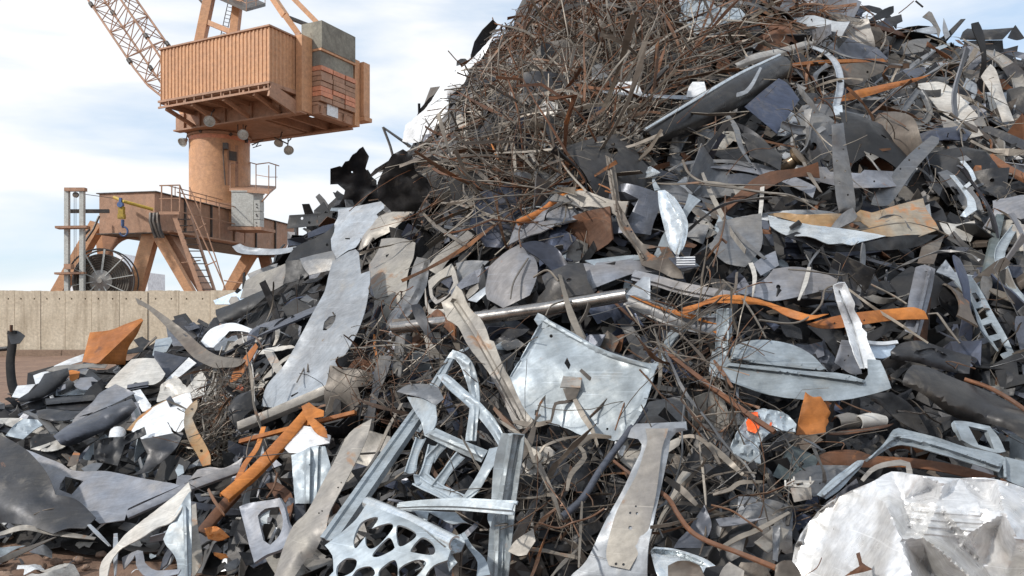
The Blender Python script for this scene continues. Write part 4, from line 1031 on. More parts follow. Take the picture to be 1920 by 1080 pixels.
# --- tile I: lower left apron
pl('I', 'dark_sheet', 'd', 'big dark sheet with worn scrapes curling at the lower edge of the apron', '-120,250 0,288 70,320 160,380 250,480 290,560 312,622 430,650 540,752 480,812 380,812 300,842 130,792 -120,770', d=.62, tilt=(-.1, -.2), bend=(50, .14))
pl('I', 'lilac_sheet', 'l', 'wide lilac sheet with a square hole, half under the big dark sheet', '115,358 180,380 250,410 350,450 390,480 480,492 600,490 800,530 980,560 1012,572 900,620 800,662 720,700 700,765 560,785 450,700 300,640 270,520 200,430', holes='338,560 368,520 470,545 402,622 330,592', d=.48, tilt=(-.2, .1))
pl('I', 'edge_strip', 't', 'pale bent edge strip under the big dark sheet', '-60,840 0,832 130,792 260,815 380,832 540,862 530,875 300,852 140,822 0,852', d=.58)
pl('I', 'corner_sheet', 'c', 'cream folded corner panel standing at the foot of the apron', '1060,552 1075,600 980,762 880,810 800,862 690,922 650,962 620,1010 600,1100 556,1100 572,1000 660,900 720,832 860,722 1000,612', d=.66, tilt=(-.3, .1), jag=.4)
pl('I', 'galvanised_sheet', 'z', 'galvanised flared sheet folded against the cream corner panel', '960,780 1040,642 1070,602 1076,750 1078,1000 1074,1110 1000,1110 990,985 930,902 918,872', d=.62, tilt=(.15, -.3), ribs=[('1040,700 1050,1080', 12, .02)], bend=(90, .05))
pl('I', 'narrow_sheet', 't', 'narrow tan sheet standing behind the galvanised flared sheet', '1078,682 1102,670 1112,800 1140,980 1112,1052 1080,1100', d=.54)
sw('I', 'galvanised_strip', 'l', 'curved blue-grey strip at the very foot below the cream corner panel', '690,1010 780,950 790,1010 860,1070 1010,1055', (80, 40, 60, 30), 'flat', d=.7)
sw('I', 'pressed_rail', 'l', 'long blue-grey rail with a dark underside below the lilac sheet', '712,735 900,650 1100,560 1350,468', (46, 54, 60), 'channel', d=.60, th=.01)
pl('I', 'curved_strip', 'l', 'curved blue-grey strip above the long blue-grey rail', '1060,542 1110,482 1180,467 1260,472 1340,430 1372,400 1342,482 1240,512 1120,522', d=.54)
pl('I', 'rusty_leaf', 'f', 'leaf-shaped strip half orange rust and half grey beside the straw-coloured wires', '1040,152 1075,110 1108,88 1110,130 1080,190 1110,260 1150,330 1182,400 1184,452 1140,462 1110,400 1060,310 1035,230', d=.62, holes='c:1133,376,9')
pl('I', 'fender_skin', 'w', 'white fender-like panel with a rusty scraped edge on the apron', '740,262 780,200 860,132 1010,62 1070,50 1082,130 1050,232 1000,272 860,302 800,312 752,272', d=.54, tilt=(-.2, .1), bend=(150, .08))
pl('I', 'scraped_edge', 'f', 'brown scraped band along the top of the white fender-like panel', '712,258 790,175 880,115 1000,62 1040,52 900,128 820,190 760,262', d=.60)
pl('I', 'dark_sheet', 'd', 'dark curved panel with a pale lower edge below the white fender-like panel', '790,312 1000,272 1032,282 980,372 850,482 740,517 800,470 832,400', d=.46, tilt=(.1, -.3))
pl('I', 'long_sheet', 'b', 'long dusty blue-grey panel lying on the apron below the dusty white sheet', '300,292 400,222 560,152 740,82 772,130 702,202 550,282 400,347 342,342', d=.52, tilt=(-.05, -.1), bend=(155, .09), folds=[('340,290 760,100', .5)])
pl('I', 'lilac_sheet', 'l', 'pale lilac pointed sheet above the long dusty blue-grey panel', '395,262 420,190 520,102 560,52 650,0 760,50 640,112 545,152 430,212', d=.46, holes='440,185 530,155 500,175', tilt=(-.2, .2))
pl('H', 'dusty_sheet', 'c', 'dusty white sheet with pinkish scuffs in the middle of the apron', '590,560 640,500 740,402 800,394 870,396 930,482 905,520 850,545 760,530 700,575', d=.50, tilt=(-.2, .15), bend=(130, .06))
pl('H', 'channel_piece', 'd', 'dark stepped channel piece with two bright spots at the apron edge', '255,622 400,610 530,600 542,640 480,692 370,685 260,682', d=.44, ribs=[('260,650 530,625', 14, .05)])
pl('H', 'channel_piece', 'd', 'dark lower channel piece under the dark stepped channel piece', '205,690 270,680 380,690 480,692 400,740 290,745 215,730', d=.40)
sw('H', 'curled_strip', 'w', 'small bright white curl of sheet among black scraps', '660,790 650,820 655,860', (90, 80, 60), 'half', d=.60)
pl('H', 'black_scrap', 'k', 'black crumpled sheet below the small bright white curl', '530,862 610,840 700,832 812,780 822,822 702,882 662,1000 530,962', d=.46, cr=.06, tilt=(.2, -.4))
pl('H', 'scrap_strip', 'c', 'pale crumpled strip lying level above the lilac sheet with a square hole', '170,905 250,880 330,850 390,868 350,900 270,920', d=.44, cr=.06)
pl('H', 'black_scrap', 'k', 'black hollow scrap behind the lilac sheet with a square hole', '170,850 210,822 310,820 345,880 240,895 170,900', d=.40, tilt=(.2, -.5))
pl('H', 'scrap_sheet', 'z', 'crumpled pale sheet at the edge of the apron below the dark lower channel piece', '30,830 80,770 130,735 210,740 240,770 190,800 130,850', d=.42, cr=.07)
pl('H', 'scrap_shard', 'n', 'dark brown shard standing above the lilac sheet with a square hole', '375,1000 400,950 420,915 450,930 430,1010', d=.5)
pl('H', 'scrap_shard', 'g', 'grey shard beside the dark brown shard above the lilac sheet', '455,1015 520,985 580,985 540,1030 490,1045', d=.46)
# --- tile H: upper left apron
pl('H', 'orange_sheet', 'r', 'bright orange rusted sheet folded in two, standing in front of the concrete wall', '505,250 620,236 700,205 795,170 806,182 772,260 722,340 704,432 560,426 462,416 482,340', d=.30, tilt=(-.25, -.35), folds=[('545,430 740,245', 1.1)], cr=.025)
pl('H', 'blade_sheet', 'n', 'long brown blade-like sheet pointing up in front of the concrete wall', '758,52 830,90 960,180 1050,250 1140,330 1232,382 1330,395 1390,402 1335,442 1250,447 1200,447 1090,392 1000,292 900,182 822,112 775,90', d=.45, tilt=(-.3, .2), holes='1025,255 1060,270 1045,275', bend=(40, .08))
pl('H', 'black_scrap', 'k', 'black curled sheet in the hollow of the long brown blade-like sheet', '1085,345 1140,330 1232,382 1380,392 1345,440 1260,446 1190,405', d=.52, tilt=(.2, -.4))
pl('H', 'rusty_strip', 'r', 'narrow orange strip standing up beside the long brown blade-like sheet', '1438,310 1452,330 1402,420 1345,510 1250,560 1200,592 1290,520 1312,470 1380,380', d=.56, tilt=(-.2, 0))
pb_ = sw('H', 'bent_post', 'k', 'dark bent post standing alone at the outer edge of the apron', '62,240 62,330 52,420 62,540 92,625', (46, 42, 44, 50), 'channel', d=.1, at=9.6, th=.012, up=(.1, -1, .1))
pl('H', 'post_head', 'k', None, '38,252 60,240 100,240 142,268 112,310 62,318', at=9.55, parent=pb_)
sw('H', 'bolt_end', 'q', None, '64,208 63,245', (16, 16), 'tube', at=9.6, parent=pb_)
sw('H', 'dark_rod', 'k', 'dark rod end poking in at the picture edge beside the bent post', '-60,350 45,340', (22, 26), 'tube', at=9.8)
pl('H', 'white_sheet', 'w', 'white flat sheet lying under the bright orange rusted sheet', '300,440 390,400 472,370 462,412 400,430 330,455', d=.16, tilt=(-.1, .5))
pl('H', 'white_sheet', 'w', 'white torn sheet on the ground behind the black curved sheet', '186,492 250,470 300,470 285,510 200,542', d=.22, tilt=(-.1, .5))
pl('H', 'white_sheet', 'w', 'small white sheet at the base of the bent post', '98,550 150,545 200,540 130,622 66,612', d=.15, tilt=(-.1, .5))
pl('H', 'black_sheet', 'k', 'black curved sheet lying on the apron edge near the bent post', '88,632 140,600 200,560 250,482 380,450 392,490 332,560 232,622 150,640', d=.30, bend=(150, .10), tilt=(.2, -.2))
pl('H', 'tan_strip', 't', 'tan rusty strip lying under the bright orange rusted sheet', '258,462 320,438 420,430 520,424 605,430 590,450 500,448 400,460 300,470', d=.34, tilt=(0, .3))
pl('H', 'rusty_flap', 'r', 'small orange flap below the tan rusty strip', '388,458 450,470 442,505 392,532', d=.36)
pl('H', 'grey_sheet', 'l', 'small lilac-grey sheet below the small orange flap', '415,545 450,505 520,500 580,545 560,575 450,570', d=.34)
sw('H', 'tube_stub', 'g', 'short grey tube stub below the tan rusty strip', '325,570 400,530', (60, 64), 'half', d=.36)
pl('H', 'arched_sheet', 'w', 'white arched sheet with a dark hollow below the round-marked blue piece', '1130,300 1160,255 1205,220 1310,196 1420,230 1442,262 1360,242 1290,242 1235,300 1200,335 1160,332', d=.42, tilt=(-.1, .3))
pl('H', 'white_flap', 'w', 'small pale blue flap inside the white arched sheet', '1200,330 1270,280 1330,265 1340,290 1260,350 1210,350', d=.40)
sw('H', 'arched_strip', 't', 'tan arched strip beside the white arched sheet', '1265,372 1340,305 1410,283 1475,300', (26, 40, 34), 'flat', d=.50)
pl('H', 'black_hump', 'k', 'black humped sheet at the heap edge in front of the concrete wall', '1212,122 1260,105 1300,92 1400,45 1482,10 1492,50 1402,130 1322,182 1235,192 1215,152', d=.36, bend=(155, .12), tilt=(.1, -.3))
bl_ = pl('H', 'blue_flap', 'pb', 'light blue flap with a round tan mark above the black humped sheet', '1200,70 1300,30 1382,0 1392,60 1332,102 1290,92 1212,92', d=.44, tilt=(-.1, -.2))
x_, y_ = Z('H', '1318,74')[0]
pl('H', 'round_mark', 't', None, '1285,75 1300,48 1330,46 1345,72 1330,98 1300,100', parent=bl_, on=bl_)
pl('H', 'black_scrap', 'k', 'black jagged scrap beside the bright orange rusted sheet', '750,292 800,272 825,290 850,300 835,330 860,345 790,360 705,372 715,350 780,330', d=.28, tilt=(.1, -.3))
pl('H', 'black_scrap', 'd', 'small dark folded scrap at the heap edge above the white arched sheet', '1118,172 1172,202 1162,222 1108,190', d=.3)
pl('H', 'scrap_sheet', 'b', 'small blue-grey folded sheet at the heap edge beside the blade-like sheet', '1035,215 1090,190 1125,222 1060,242', d=.3)
pl('H', 'curved_plate', 'b', 'dark blue curved plate beside the dusty white sheet', '868,352 960,372 1000,382 1055,392 1005,442 935,502 870,402', d=.44, tilt=(.2, -.3))
pl('H', 'galvanised_flap', 'z', 'galvanised flap standing behind the dark blue curved plate', '855,388 875,290 960,275 970,300 935,360 880,370', d=.38)
pl('H', 'white_strip', 'w', 'white folded strip beside the dark blue curved plate', '930,520 970,482 1062,390 1105,422 1005,502 940,532', d=.48, folds=[('940,520 1080,400', .4)])
pl('H', 'crumpled_sheet', 'c', 'cream crumpled sheet with torn edges among the apron scrap', '880,642 905,542 990,490 1052,560 1132,456 1162,520 1152,602 1062,622 962,622', d=.52, cr=.09, jag=1)
pl('H', 'crumpled_sheet', 'w', 'white crumpled strip below the blue dark bar on the apron', '745,580 790,570 850,660 842,690 800,695 770,640', d=.48, cr=.08)
pl('H', 'tan_strip', 't', 'tan upright strip standing above the straw-coloured wires', '1198,432 1226,430 1212,560 1170,642 1150,602 1192,520', d=.52)
sw('H', 'dark_bar', 'b', 'blue dark bar lying level on the dusty white sheet', '715,556 832,536', (36, 36), 'hat', d=.60)
pl('H', 'orange_tag', 'o', 'tiny bright orange painted scrap above the straw-coloured wires', '1322,557 1362,540 1372,572 1340,580', d=.46)
pl('H', 'white_scrap', 'w', 'small white torn piece beside the tiny bright orange scrap', '1245,615 1320,570 1312,600 1262,642', d=.46)
pl('H', 'tan_strip', 't', 'tan bracket strip with a knob end beside the long pale sheet', '1480,352 1540,360 1580,430 1605,480 1575,500 1545,470', d=.46)
pl('H', 'tan_strip', 'c', 'pale jagged strip lying level across the edge of the long pale sheet', '1425,362 1520,335 1640,322 1665,332 1560,355 1450,375', d=.48, jag=.6)
pl('H', 'small_sheet', 'z', 'small pale wedge above the long blue-grey rail', '985,1025 1005,990 1030,1000 1035,1040 1000,1060', d=.5)
# --- black silhouettes on the ridge
pl('B', 'jagged_plate', 'k', 'tall jagged black plate standing against the sky beside the crane', '1618,140 1670,125 1682,130 1702,100 1722,95 1742,62 1765,48 1780,28 1802,14 1835,70 1815,140 1832,160 1820,200 1845,188 1850,230 1880,235 1830,290 1790,342 1700,362 1670,335 1692,300 1700,260 1660,226 1618,228', d=.6, holes='c:1740,158,5', tilt=(.3, -1.2), cr=.03)
pl('-', 'jagged_plate', 'k', 'black rounded plate against the sky beside the white torn sheet', '708,342 722,312 735,290 755,280 772,290 778,320 800,335 808,352 782,397 735,397 708,372', d=.7, tilt=(.3, -1.2), cr=.04)
pl('-', 'jagged_plate', 'k', 'second black plate leaning behind the tall jagged plate', '655,330 690,318 706,345 710,380 680,392 652,372', d=.30, tilt=(.2, -1.0))
pl('B', 'black_scrap', 'k', 'small black square scrap on the skyline beside the pale blue-grey sheet', '1605,342 1655,296 1667,352 1642,387 1603,388', d=.3, tilt=(.2, -.8))
pl('B', 'projecting_strip', 'p', 'pale strip projecting from the heap edge under the crane beam', '1065,577 1110,560 1160,580 1310,590 1432,575 1432,600 1310,622 1118,616', d=.3, tilt=(0, .2))
pl('B', 'scrap_sheet', 'g', 'grey folded sheet at the heap edge in front of the crane leg', '1150,732 1222,702 1322,670 1312,702 1182,782', d=.3)
sw('-', 'skyline_rod', 'g', 'grey rod standing up against the sky beside the white torn sheet', '718,238 732,275 738,300', (5, 5), 'tube', d=.2)
sw('-', 'skyline_rod', 'g', 'grey rod leaning against the sky towards the white torn sheet', '720,240 770,275', (4, 6), 'tube', d=.2)
# --- tile C: ridge and upper tangle
pl('-', 'white_sheet', 'w', 'bright white torn sheet standing on the skyline below the wire crown', '754,264 760,235 800,200 835,150 880,115 926,66 906,105 880,130 868,158 840,182 840,205 825,226 800,260 775,268', d=1.1, tilt=(-.6, .0), bend=(120, .05), jag=.8)
sw('C', 'dark_rail', 'd', 'dark rail jutting from the wire tangle to the white torn sheet', '350,565 560,525 745,475', (60, 56), 'channel', d=.46, th=.01)
sw('C', 'grey_rail', 'n', 'grey rail buried level in the wire tangle below the crown', '1340,365 1500,335 1740,305', (56, 46, 36), 'channel', d=.44)
sw('C', 'pale_strip', 't', 'long pale strip winding across the upper wire tangle', '700,520 745,560 830,522 900,527 960,505 1100,470 1230,440 1340,402 1420,342 1535,262', (26, 30, 30, 26, 26, 30), 'flat', d=.56, wav=.06)
for mt, lb, q in (('g', 'grey square tab beside the long pale strip in the wire tangle', '1170,372 1222,355 1262,432 1168,452'), ('w', 'bright trapezoid tab standing in the wire tangle beside the dark polished trough', '1293,527 1302,490 1322,460 1425,458 1456,532'), ('w', 'smaller bright trapezoid tab close to the dark polished trough', '1698,547 1715,490 1736,460 1802,460 1822,547'), ('d', 'dark tab behind the long pale strip in the wire tangle', '835,455 920,435 972,492 850,512'), ('c', 'pale bent tab hanging under the long pale strip', '848,617 912,563 977,580 975,627 945,667 900,652'), ('g', 'small grey tongue hanging in the wire tangle', '652,600 668,560 690,640 660,685 648,660')):
    pl('C', 'metal_tab', mt, lb, q, d=.72, tilt=(-.2, -.3), bend=(0, .03))
sw('C', 'tab_strip', 'p', 'thin pale strip carrying the bright trapezoid tabs', '1230,515 1450,535 1700,548 1850,543 2000,530 2060,490 2120,380', (14, 18, 24, 30, 14), 'flat', d=.62, wav=.05)
pl('C', 'curved_bracket', 't', 'tan bracket with an oval window at the edge of the wire tangle', '320,712 370,670 432,640 470,720 462,790 402,842 338,872 318,800', holes='332,770 400,712 440,722 442,780 392,822 342,802', d=.42, th=.02, tilt=(-.1, -.3))
trg = sw('-', 'polished_trough', 'j', 'long dark polished trough crossing the upper heap diagonally', '1213,252 1300,205 1390,155 1472,114', (34, 58, 66, 50), 'half', d=1.15, th=.012)
sw('-', 'rim_highlight', 'y', None, '1209,243 1292,194 1380,142 1462,103', (5, 7, 6), 'tube', d=1.34, parent=trg)  # bright tube added as the highlight along the trough's rounded edge
pl('D', 'galvanised_sheet', 'z', 'pale galvanised sheet with a wavy edge on the crown of the heap', '-30,-30 150,-30 165,10 190,40 260,44 320,45 352,80 332,112 230,132 150,160 80,192 0,150 -25,100 -5,60', d=1.0, tilt=(-.3, .1))
sw('D', 'pale_strip', 'c', 'broad pale strip ending square above the dark polished trough', '300,362 420,318 560,286 742,228', (36, 48, 42, 36), 'angle', d=.58)
arc = sw('D', 'arched_strip', 'p', 'arched grey strip with a shiny tip curving down from the broad pale strip', '715,258 800,292 860,350 886,430 884,510 862,600', (26, 34, 36, 34, 30), 'gutter', d=.62)
pl('D', 'shiny_tip', 'y', None, '848,598 897,590 902,642 853,648', d=.66, parent=arc)
pl('D', 'perforated_strip', 'g', 'wide upright grey strip with punched holes on the upper heap', '838,702 905,690 916,790 940,920 972,1130 968,1190 880,1200 862,1100 845,900', holes='c:868,905,6|c:915,962,6|c:882,1026,6|c:930,1096,6|c:905,840,5', d=.48, tilt=(0, -.5))
pl('D', 'perforated_strip', 'g', 'slanting grey strip with punched holes crossing behind the wide upright strip', '1442,775 1400,762 1262,880 1092,1080 1060,1150 1120,1160 1182,1130 1300,962 1442,802', holes='c:1330,835,6|c:1275,900,6|c:1225,950,6', d=.42, tilt=(-.2, -.2))
pl('F', 'tapering_strip', 'l', 'tapering lilac strip with punched holes arching over the middle right', '880,128 1000,122 1165,104 1300,140 1420,188 1532,240 1512,302 1450,262 1280,190 1100,150', holes='c:1248,183,6|c:1190,145,4|c:1310,218,5', d=.50, tilt=(-.1, .1))
sw('F', 'thin_strip', 'g', 'thin grey strip springing from the tip of the tapering lilac strip', '700,150 780,112 900,98 1050,98 1165,118', (14, 20, 20, 26), 'flat', d=.5)
pl('D', 'stepped_plate', 'l', 'long stepped plate lying behind the wide upright grey strip', '640,930 810,940 828,965 1000,975 1022,955 1200,965 1265,1042 1100,1055 900,1050 700,1005', holes='c:1078,1020,6|c:800,1000,6', d=.30, tilt=(0, -.3))
pl('D', 'blue_plate', 'e', 'dark blue square plate under the end of the dark polished trough', '348,600 440,520 540,440 590,470 658,560 590,660 530,752', d=.46, tilt=(.1, -.3))
pl('D', 'fallen_plate', 'd', 'dark sheet hanging below the dark blue square plate', '330,750 400,760 560,870 550,960 480,920 380,880', d=.34, tilt=(.2, -.3))
pl('D', 'layered_sheet', 'c', 'pinkish grey sheet with a cut corner, upper of two on the heap flank', '1310,472 1440,460 1520,500 1600,580 1672,660 1560,692 1450,622 1380,540', d=.46, tilt=(-.2, .1))
pl('D', 'layered_sheet', 't', 'pinkish grey sheet, lower of the two on the heap flank', '1450,650 1550,690 1632,678 1660,720 1692,760 1600,782 1530,808 1480,745', d=.42, tilt=(-.2, 0))
pl('D', 'rusty_wedge', 'r', 'long rusty wedge pointing into the upper heap beside the arched grey strip', '830,580 900,540 960,512 1100,480 1250,450 1400,418 1300,462 1200,492 1000,552 880,572', d=.50)
pl('D', 'brown_plate', 'n', 'brown grey plate with a bolt under the thick rusty edge', '870,362 1000,352 1142,348 1130,402 1050,440 970,476 830,452', d=.40, holes='c:1040,405,7')
sw('D', 'rusty_edge', 'r', 'thick straight rusty edge bar above the brown grey plate', '590,372 800,352 1142,345', (18, 24), 'bar', d=.46)
pl('D', 'blue_triangle', 'b', 'blue-grey triangular sheet on the upper heap above the rusty edge bar', '850,302 940,200 972,230 1020,250 1082,266 1000,342', d=.40)
pl('D', 'blue_triangle', 'b', 'second blue-grey triangle beside the first one above the rusty edge bar', '1000,342 1040,300 1090,264 1155,328 1120,346', d=.44, tilt=(-.2, .1))
tp = pl('D', 'curled_sheet', 'd', 'dark curled sheet with rust at the very top edge of the ridge', '1560,222 1575,180 1602,160 1700,166 1862,155 1830,190 1800,222 1650,226', d=.45, tilt=(-.1, .4), bend=(0, .05))
pl('D', 'curled_underside', 'k', None, '1568,230 1650,228 1800,226 1806,292 1700,282 1640,270', d=.42, parent=tp, tilt=(.2, -.8))
pl('D', 'black_triangle', 'k', 'black triangular flap at the end of the dark curled ridge sheet', '1828,212 1850,170 1872,140 1925,215 1882,226', d=.4, tilt=(.2, -.5))
pl('D', 'narrow_plate', 'c', 'pale narrow plate standing near the edge of the heap flank', '1678,430 1705,390 1732,360 1765,400 1810,540 1865,680 1800,688 1750,552', d=.48, tilt=(-.1, -.2))
sw('D', 'arched_strip', 't', 'big arched strip bending over the end of the ridge', '1630,288 1740,300 1830,360 1885,440 1895,530', (50, 60, 60, 44), 'gutter', d=.40)
sw('D', 'blue_strip', 'l', 'pale strip reaching out from the ridge against the sky', '1800,285 1860,300 1960,325', (30, 40), 'flat', d=.2)
for mt, lb, q in (('d', 'dark folded shard on the skyline of the ridge', '1080,137 1160,100 1230,80 1238,120 1150,162'), ('t', 'tan folded shard standing up on the skyline of the ridge', '1348,95 1385,62 1402,70 1452,170 1440,215 1402,130'), ('p', 'pale spike standing on the skyline of the ridge', '1468,100 1480,130 1505,200 1480,222 1463,170'), ('p', 'pale level sheet just under the skyline of the ridge', '1250,182 1340,160 1422,145 1432,187 1300,202'), ('g', 'grey torn sheet below the pale level sheet near the ridge', '1230,250 1300,222 1400,215 1350,290 1250,305'), ('z', 'bright narrow strip near the ridge end', '1395,275 1500,240 1505,255 1400,300'), ('e', 'small blue triangular scrap under the big brown plate', '890,480 940,510 900,540'), ('d', 'dark oval sheet with bolt dots below the crown', '330,150 400,110 460,180 400,200 340,205'), ('z', 'tiny white square clipping on the upper heap', '545,170 580,160 595,180 565,192')):
    pl('D', 'scrap_shard', mt, lb, q, d=.42, tilt=(-.1, -.4))
sw('D', 'rusty_beam', 'q', 'long dark red rusty beam under the skyline of the ridge', '520,78 700,86 900,118 1100,162 1290,220', (22, 26, 30), 'bar', d=.44)
sw('D', 'grey_strip', 'p', 'long grey strip lying under the dark red rusty beam', '520,118 640,105 760,108 950,152', (22, 28, 22), 'flat', d=.46)
x_, y_ = Z('D', '648,885')[0]; D_ = depth(x_, y_) - .62
bs = empty('bushing', P(x_, y_, D_), 'brass-coloured bushing with a flanged wheel on the upper heap', 'bushing')
a_ = Vector((.55, -.55, .5)).normalized()
def bpart(nm, mat, pr): MB().lathe(P(x_, y_, D_), a_, pr, 20).build(nm, mat, bs)
bpart('wheel', 'u', [(-.03, .07), (-.01, .10), (.02, .105), (.03, .07), (.035, .04)]); bpart('stub', 'u', [(-.24, .05), (-.22, .08), (-.13, .07), (-.031, .05)])
sw('D', 'dark_beam', 'd', 'dark box beam at the edge of the heap flank below the pale narrow plate', '1690,720 1800,765 1960,840', (80, 96), 'hat', d=.50, th=.012)
sw('D', 'rusty_plank', 'q', 'brown rusty plank below the dark box beam', '1720,875 1800,930 1950,1010', (50, 40), 'angle', d=.46)
hk_ = sw('D', 'hooked_bar', 'g', 'grey hooked bar with a shiny bent tip', '1450,742 1530,842 1600,905', (44, 50), 'channel', d=.54)
sw('D', 'shiny_hook', 'y', None, '1572,905 1620,960 1640,1005 1590,1052', (24, 22, 20), 'flat', d=.60, parent=hk_)
pl('G', 'curved_sliver', 'y', 'shiny curved blade below the grey hooked bar', '1500,-5 1530,-5 1582,60 1640,130 1655,190 1592,232 1560,225 1602,170 1590,110', d=.54, tilt=(-.2, -.1), bend=(60, .08))
sw('D', 'looped_strip', 'g', 'looped grey strip among the scraps beside the two pinkish sheets', '1330,500 1270,580 1235,650 1340,690 1390,640 1370,560 1335,505', (26, 30, 34, 26, 30), 'gutter', d=.54)
sw('D', 'curved_strip', 'g', 'sagging grey strip below the dark blue square plate', '560,700 650,730 750,720 820,660', (40, 56, 40, 14), 'gutter', d=.44)
sw('D', 'bent_strip', 't', 'tan strip with a square perforated end on the upper heap', '945,660 1020,720 1110,790 1130,830', (36, 46, 60), 'flat', d=.46)
pl('D', 'square_plate', 't', 'tan square plate with punched holes beside the wide upright strip', '1020,850 1075,790 1150,855 1070,905', holes='c:1105,832,7|c:1058,868,6', d=.52)
pl('D', 'grey_plate', 'g', 'grey curved plate beside the tan square plate', '1105,760 1180,755 1250,780 1300,820 1240,860 1160,830', d=.38)
# --- tile F / G: the middle of the heap
hf = pl('F', 'bright_leaf', 'y', 'bright galvanised leaf-shaped blade with a bent arm, hanging in the middle', '640,262 680,258 742,310 800,410 810,480 790,572 750,634 722,600 700,560 670,450 645,340', d=.62, tilt=(-.3, -.25), bend=(75, .06), ribs=[('700,285 762,400 785,490 755,620', 14, .025)], fine=1.5)
pl('F', 'neck', 'z', None, '608,165 650,160 622,200 655,255 622,262 610,222', d=.66, parent=hf)
pl('F', 'arm', 'y', None, '432,180 520,150 600,125 655,160 600,182 440,222', d=.68, parent=hf, ribs=[('440,200 600,150', 10, .02)], tilt=(-.2, .2))
pl('F', 'curved_bracket', 'n', 'long curved brown bracket with a window, beside the bright leaf-shaped blade', '345,62 385,80 400,130 412,200 430,330 470,430 520,520 560,562 640,575 700,580 740,642 787,757 720,752 640,712 550,682 520,602 480,542 430,482 400,382 372,250', holes='575,590 650,580 662,612 642,637 592,612|c:375,135,9|c:470,460,6|c:492,492,6', d=.56, tilt=(-.2, -.2), ribs=[('365,80 395,250 430,430 560,640', 10, .03)])
for i, (q, mt) in enumerate((('210,672 380,660 540,640 700,640 862,690 750,722 540,722 380,772 180,852 130,862 200,802', 'l'), ('230,655 540,625 860,672 880,690 700,660 540,650 300,690', 'z'), ('700,640 845,632 850,645 858,690 760,700', 'b'))):
    pl('F', 'stacked_sheet', mt, ('lowest of the stacked ribbed sheets above the lilac beam', 'bright middle sheet of the stack above the lilac beam', 'end piece of the sheet stack with dark slots')[i], q, d=.42 + .06 * i, tilt=(0, .1 * i))
for k in range(4):
    sw('F', 'sheet_edge', 'w', 'thin bright edge in the fanned end of the sheet stack', f'745,{640 + k * 13} 850,{637 + k * 14}', (7, 7), 'bar', d=.60, group='bright edges of the sheet stack')
sw('F', 'lilac_beam', 'l', 'lilac channel beam lying level beside the polished tube', '498,730 640,765 780,805 1075,860', (66, 72, 72), 'hat', d=.50, th=.012)
pl('F', 'round_hole_plate', 'l', 'lilac plate with one round hole and a rounded top in the middle of the heap', '1060,832 1140,800 1240,760 1290,702 1420,690 1560,720 1650,760 1640,802 1500,842 1300,882 1200,862', holes='c:1318,803,13', d=.46, tilt=(0, -.1))
pl('F', 'white_triangle', 'p', 'small pale triangle standing at the far end of the polished tube', '463,845 500,800 560,745 598,750 597,882', d=.60, tilt=(-.1, -.3))
pl('G', 'rusty_band', 'r', 'wavy orange rusty band lying across the middle right, behind the white post', '0,742 100,710 200,672 310,670 440,697 600,747 720,780 822,775 702,812 600,792 470,732 300,717 150,717 50,762 0,777', d=.56, tilt=(0, .25), jag=.6)
pl('G', 'rusty_band', 'r', 'straight orange rusty band crossing behind the white post with round holes', '700,832 850,790 1000,765 1200,745 1302,738 1362,760 1382,805 1200,810 1000,837 860,857 760,855', holes='c:855,828,6|c:1022,812,6|c:1168,795,6', d=.60, tilt=(0, -.1))
uc = sw('F', 'curved_channel', 'g', 'curved dark channel with a rusty top edge below the lilac beam', '465,870 600,925 740,980 860,1010 975,1015', (60, 78, 84, 80), 'gutter', d=.56, th=.014)
pl('F', 'rusty_edge', 'r', None, '463,840 600,880 800,950 1022,982 1027,1015 970,1012 800,975 600,905', d=.62, parent=uc, tilt=(0, .4))
pl('K', 'galvanised_upright', 'z', 'galvanised upright post behind the window panel', '1275,62 1355,50 1357,210 1330,240 1335,330 1262,332 1270,200', d=.48, ribs=[('1335,60 1335,320', 10, .03)], tilt=(0, -.5))
pl('K', 'rusty_flap', 'r', 'small jagged orange flap beside the galvanised upright post', '1250,185 1300,170 1365,212 1345,248 1300,215', d=.58)
wh = pl('G', 'torn_sheet', 'f', 'tan and rust torn panel with a bright white lip, middle right', '480,215 560,205 680,217 850,210 960,220 1000,190 1062,205 1200,165 1352,125 1372,190 1422,260 1442,300 1300,347 1200,342 1060,332 900,297 700,272', holes='925,262 1000,255 1050,288 1012,302 950,290', d=.52, tilt=(-.1, .0), cr=.03)
pl('G', 'white_lip', 'y', None, '480,220 540,240 700,270 850,290 1000,310 1145,337 1000,372 950,390 900,378 820,382 720,342 580,332 490,280', d=.60, parent=wh, tilt=(-.2, .35), jag=.4)
sw('G', 'handle', 'g', None, '1088,292 1130,242 1215,238 1260,300 1290,350', (30, 34, 30, 44), 'gutter', d=.62, parent=wh)
pl('G', 'black_scrap', 'k', 'black wavy sheet hanging below the torn panel with the white lip', '575,337 640,313 740,342 830,382 950,392 1200,337 1442,330 1300,402 1000,422 820,422 700,382', d=.50, tilt=(.1, -.5), cr=.04)
pl('F', 'shield_plate', 'g', 'shield-shaped grey plate with a torn edge in the middle of the heap', '970,442 1100,410 1222,390 1228,560 1182,642 1130,692 1020,667 928,582 988,482', d=.40, tilt=(0, -.2), jag=.4)
pl('G', 'small_plate', 'l', 'small lilac plate below the shield-shaped grey plate', '398,492 460,450 522,420 542,502 440,560', d=.48)
for mt, lb, q in (('p', 'pale pentagon tab above the shield-shaped plate', '748,217 790,185 872,200 882,240 820,292'), ('t', 'tan square tab under the tapering lilac strip', '1060,242 1140,236 1212,235 1196,322 1090,322'), ('b', 'dark blue rounded sheet under the tapering lilac strip', '1018,172 1110,165 1202,182 1232,230 1040,232'), ('b', 'blue-grey folded sheet beside the long curved brown bracket', '440,300 530,255 560,330 600,400 560,420 500,340')):
    pl('F', 'metal_tab', mt, lb, q, d=.40)
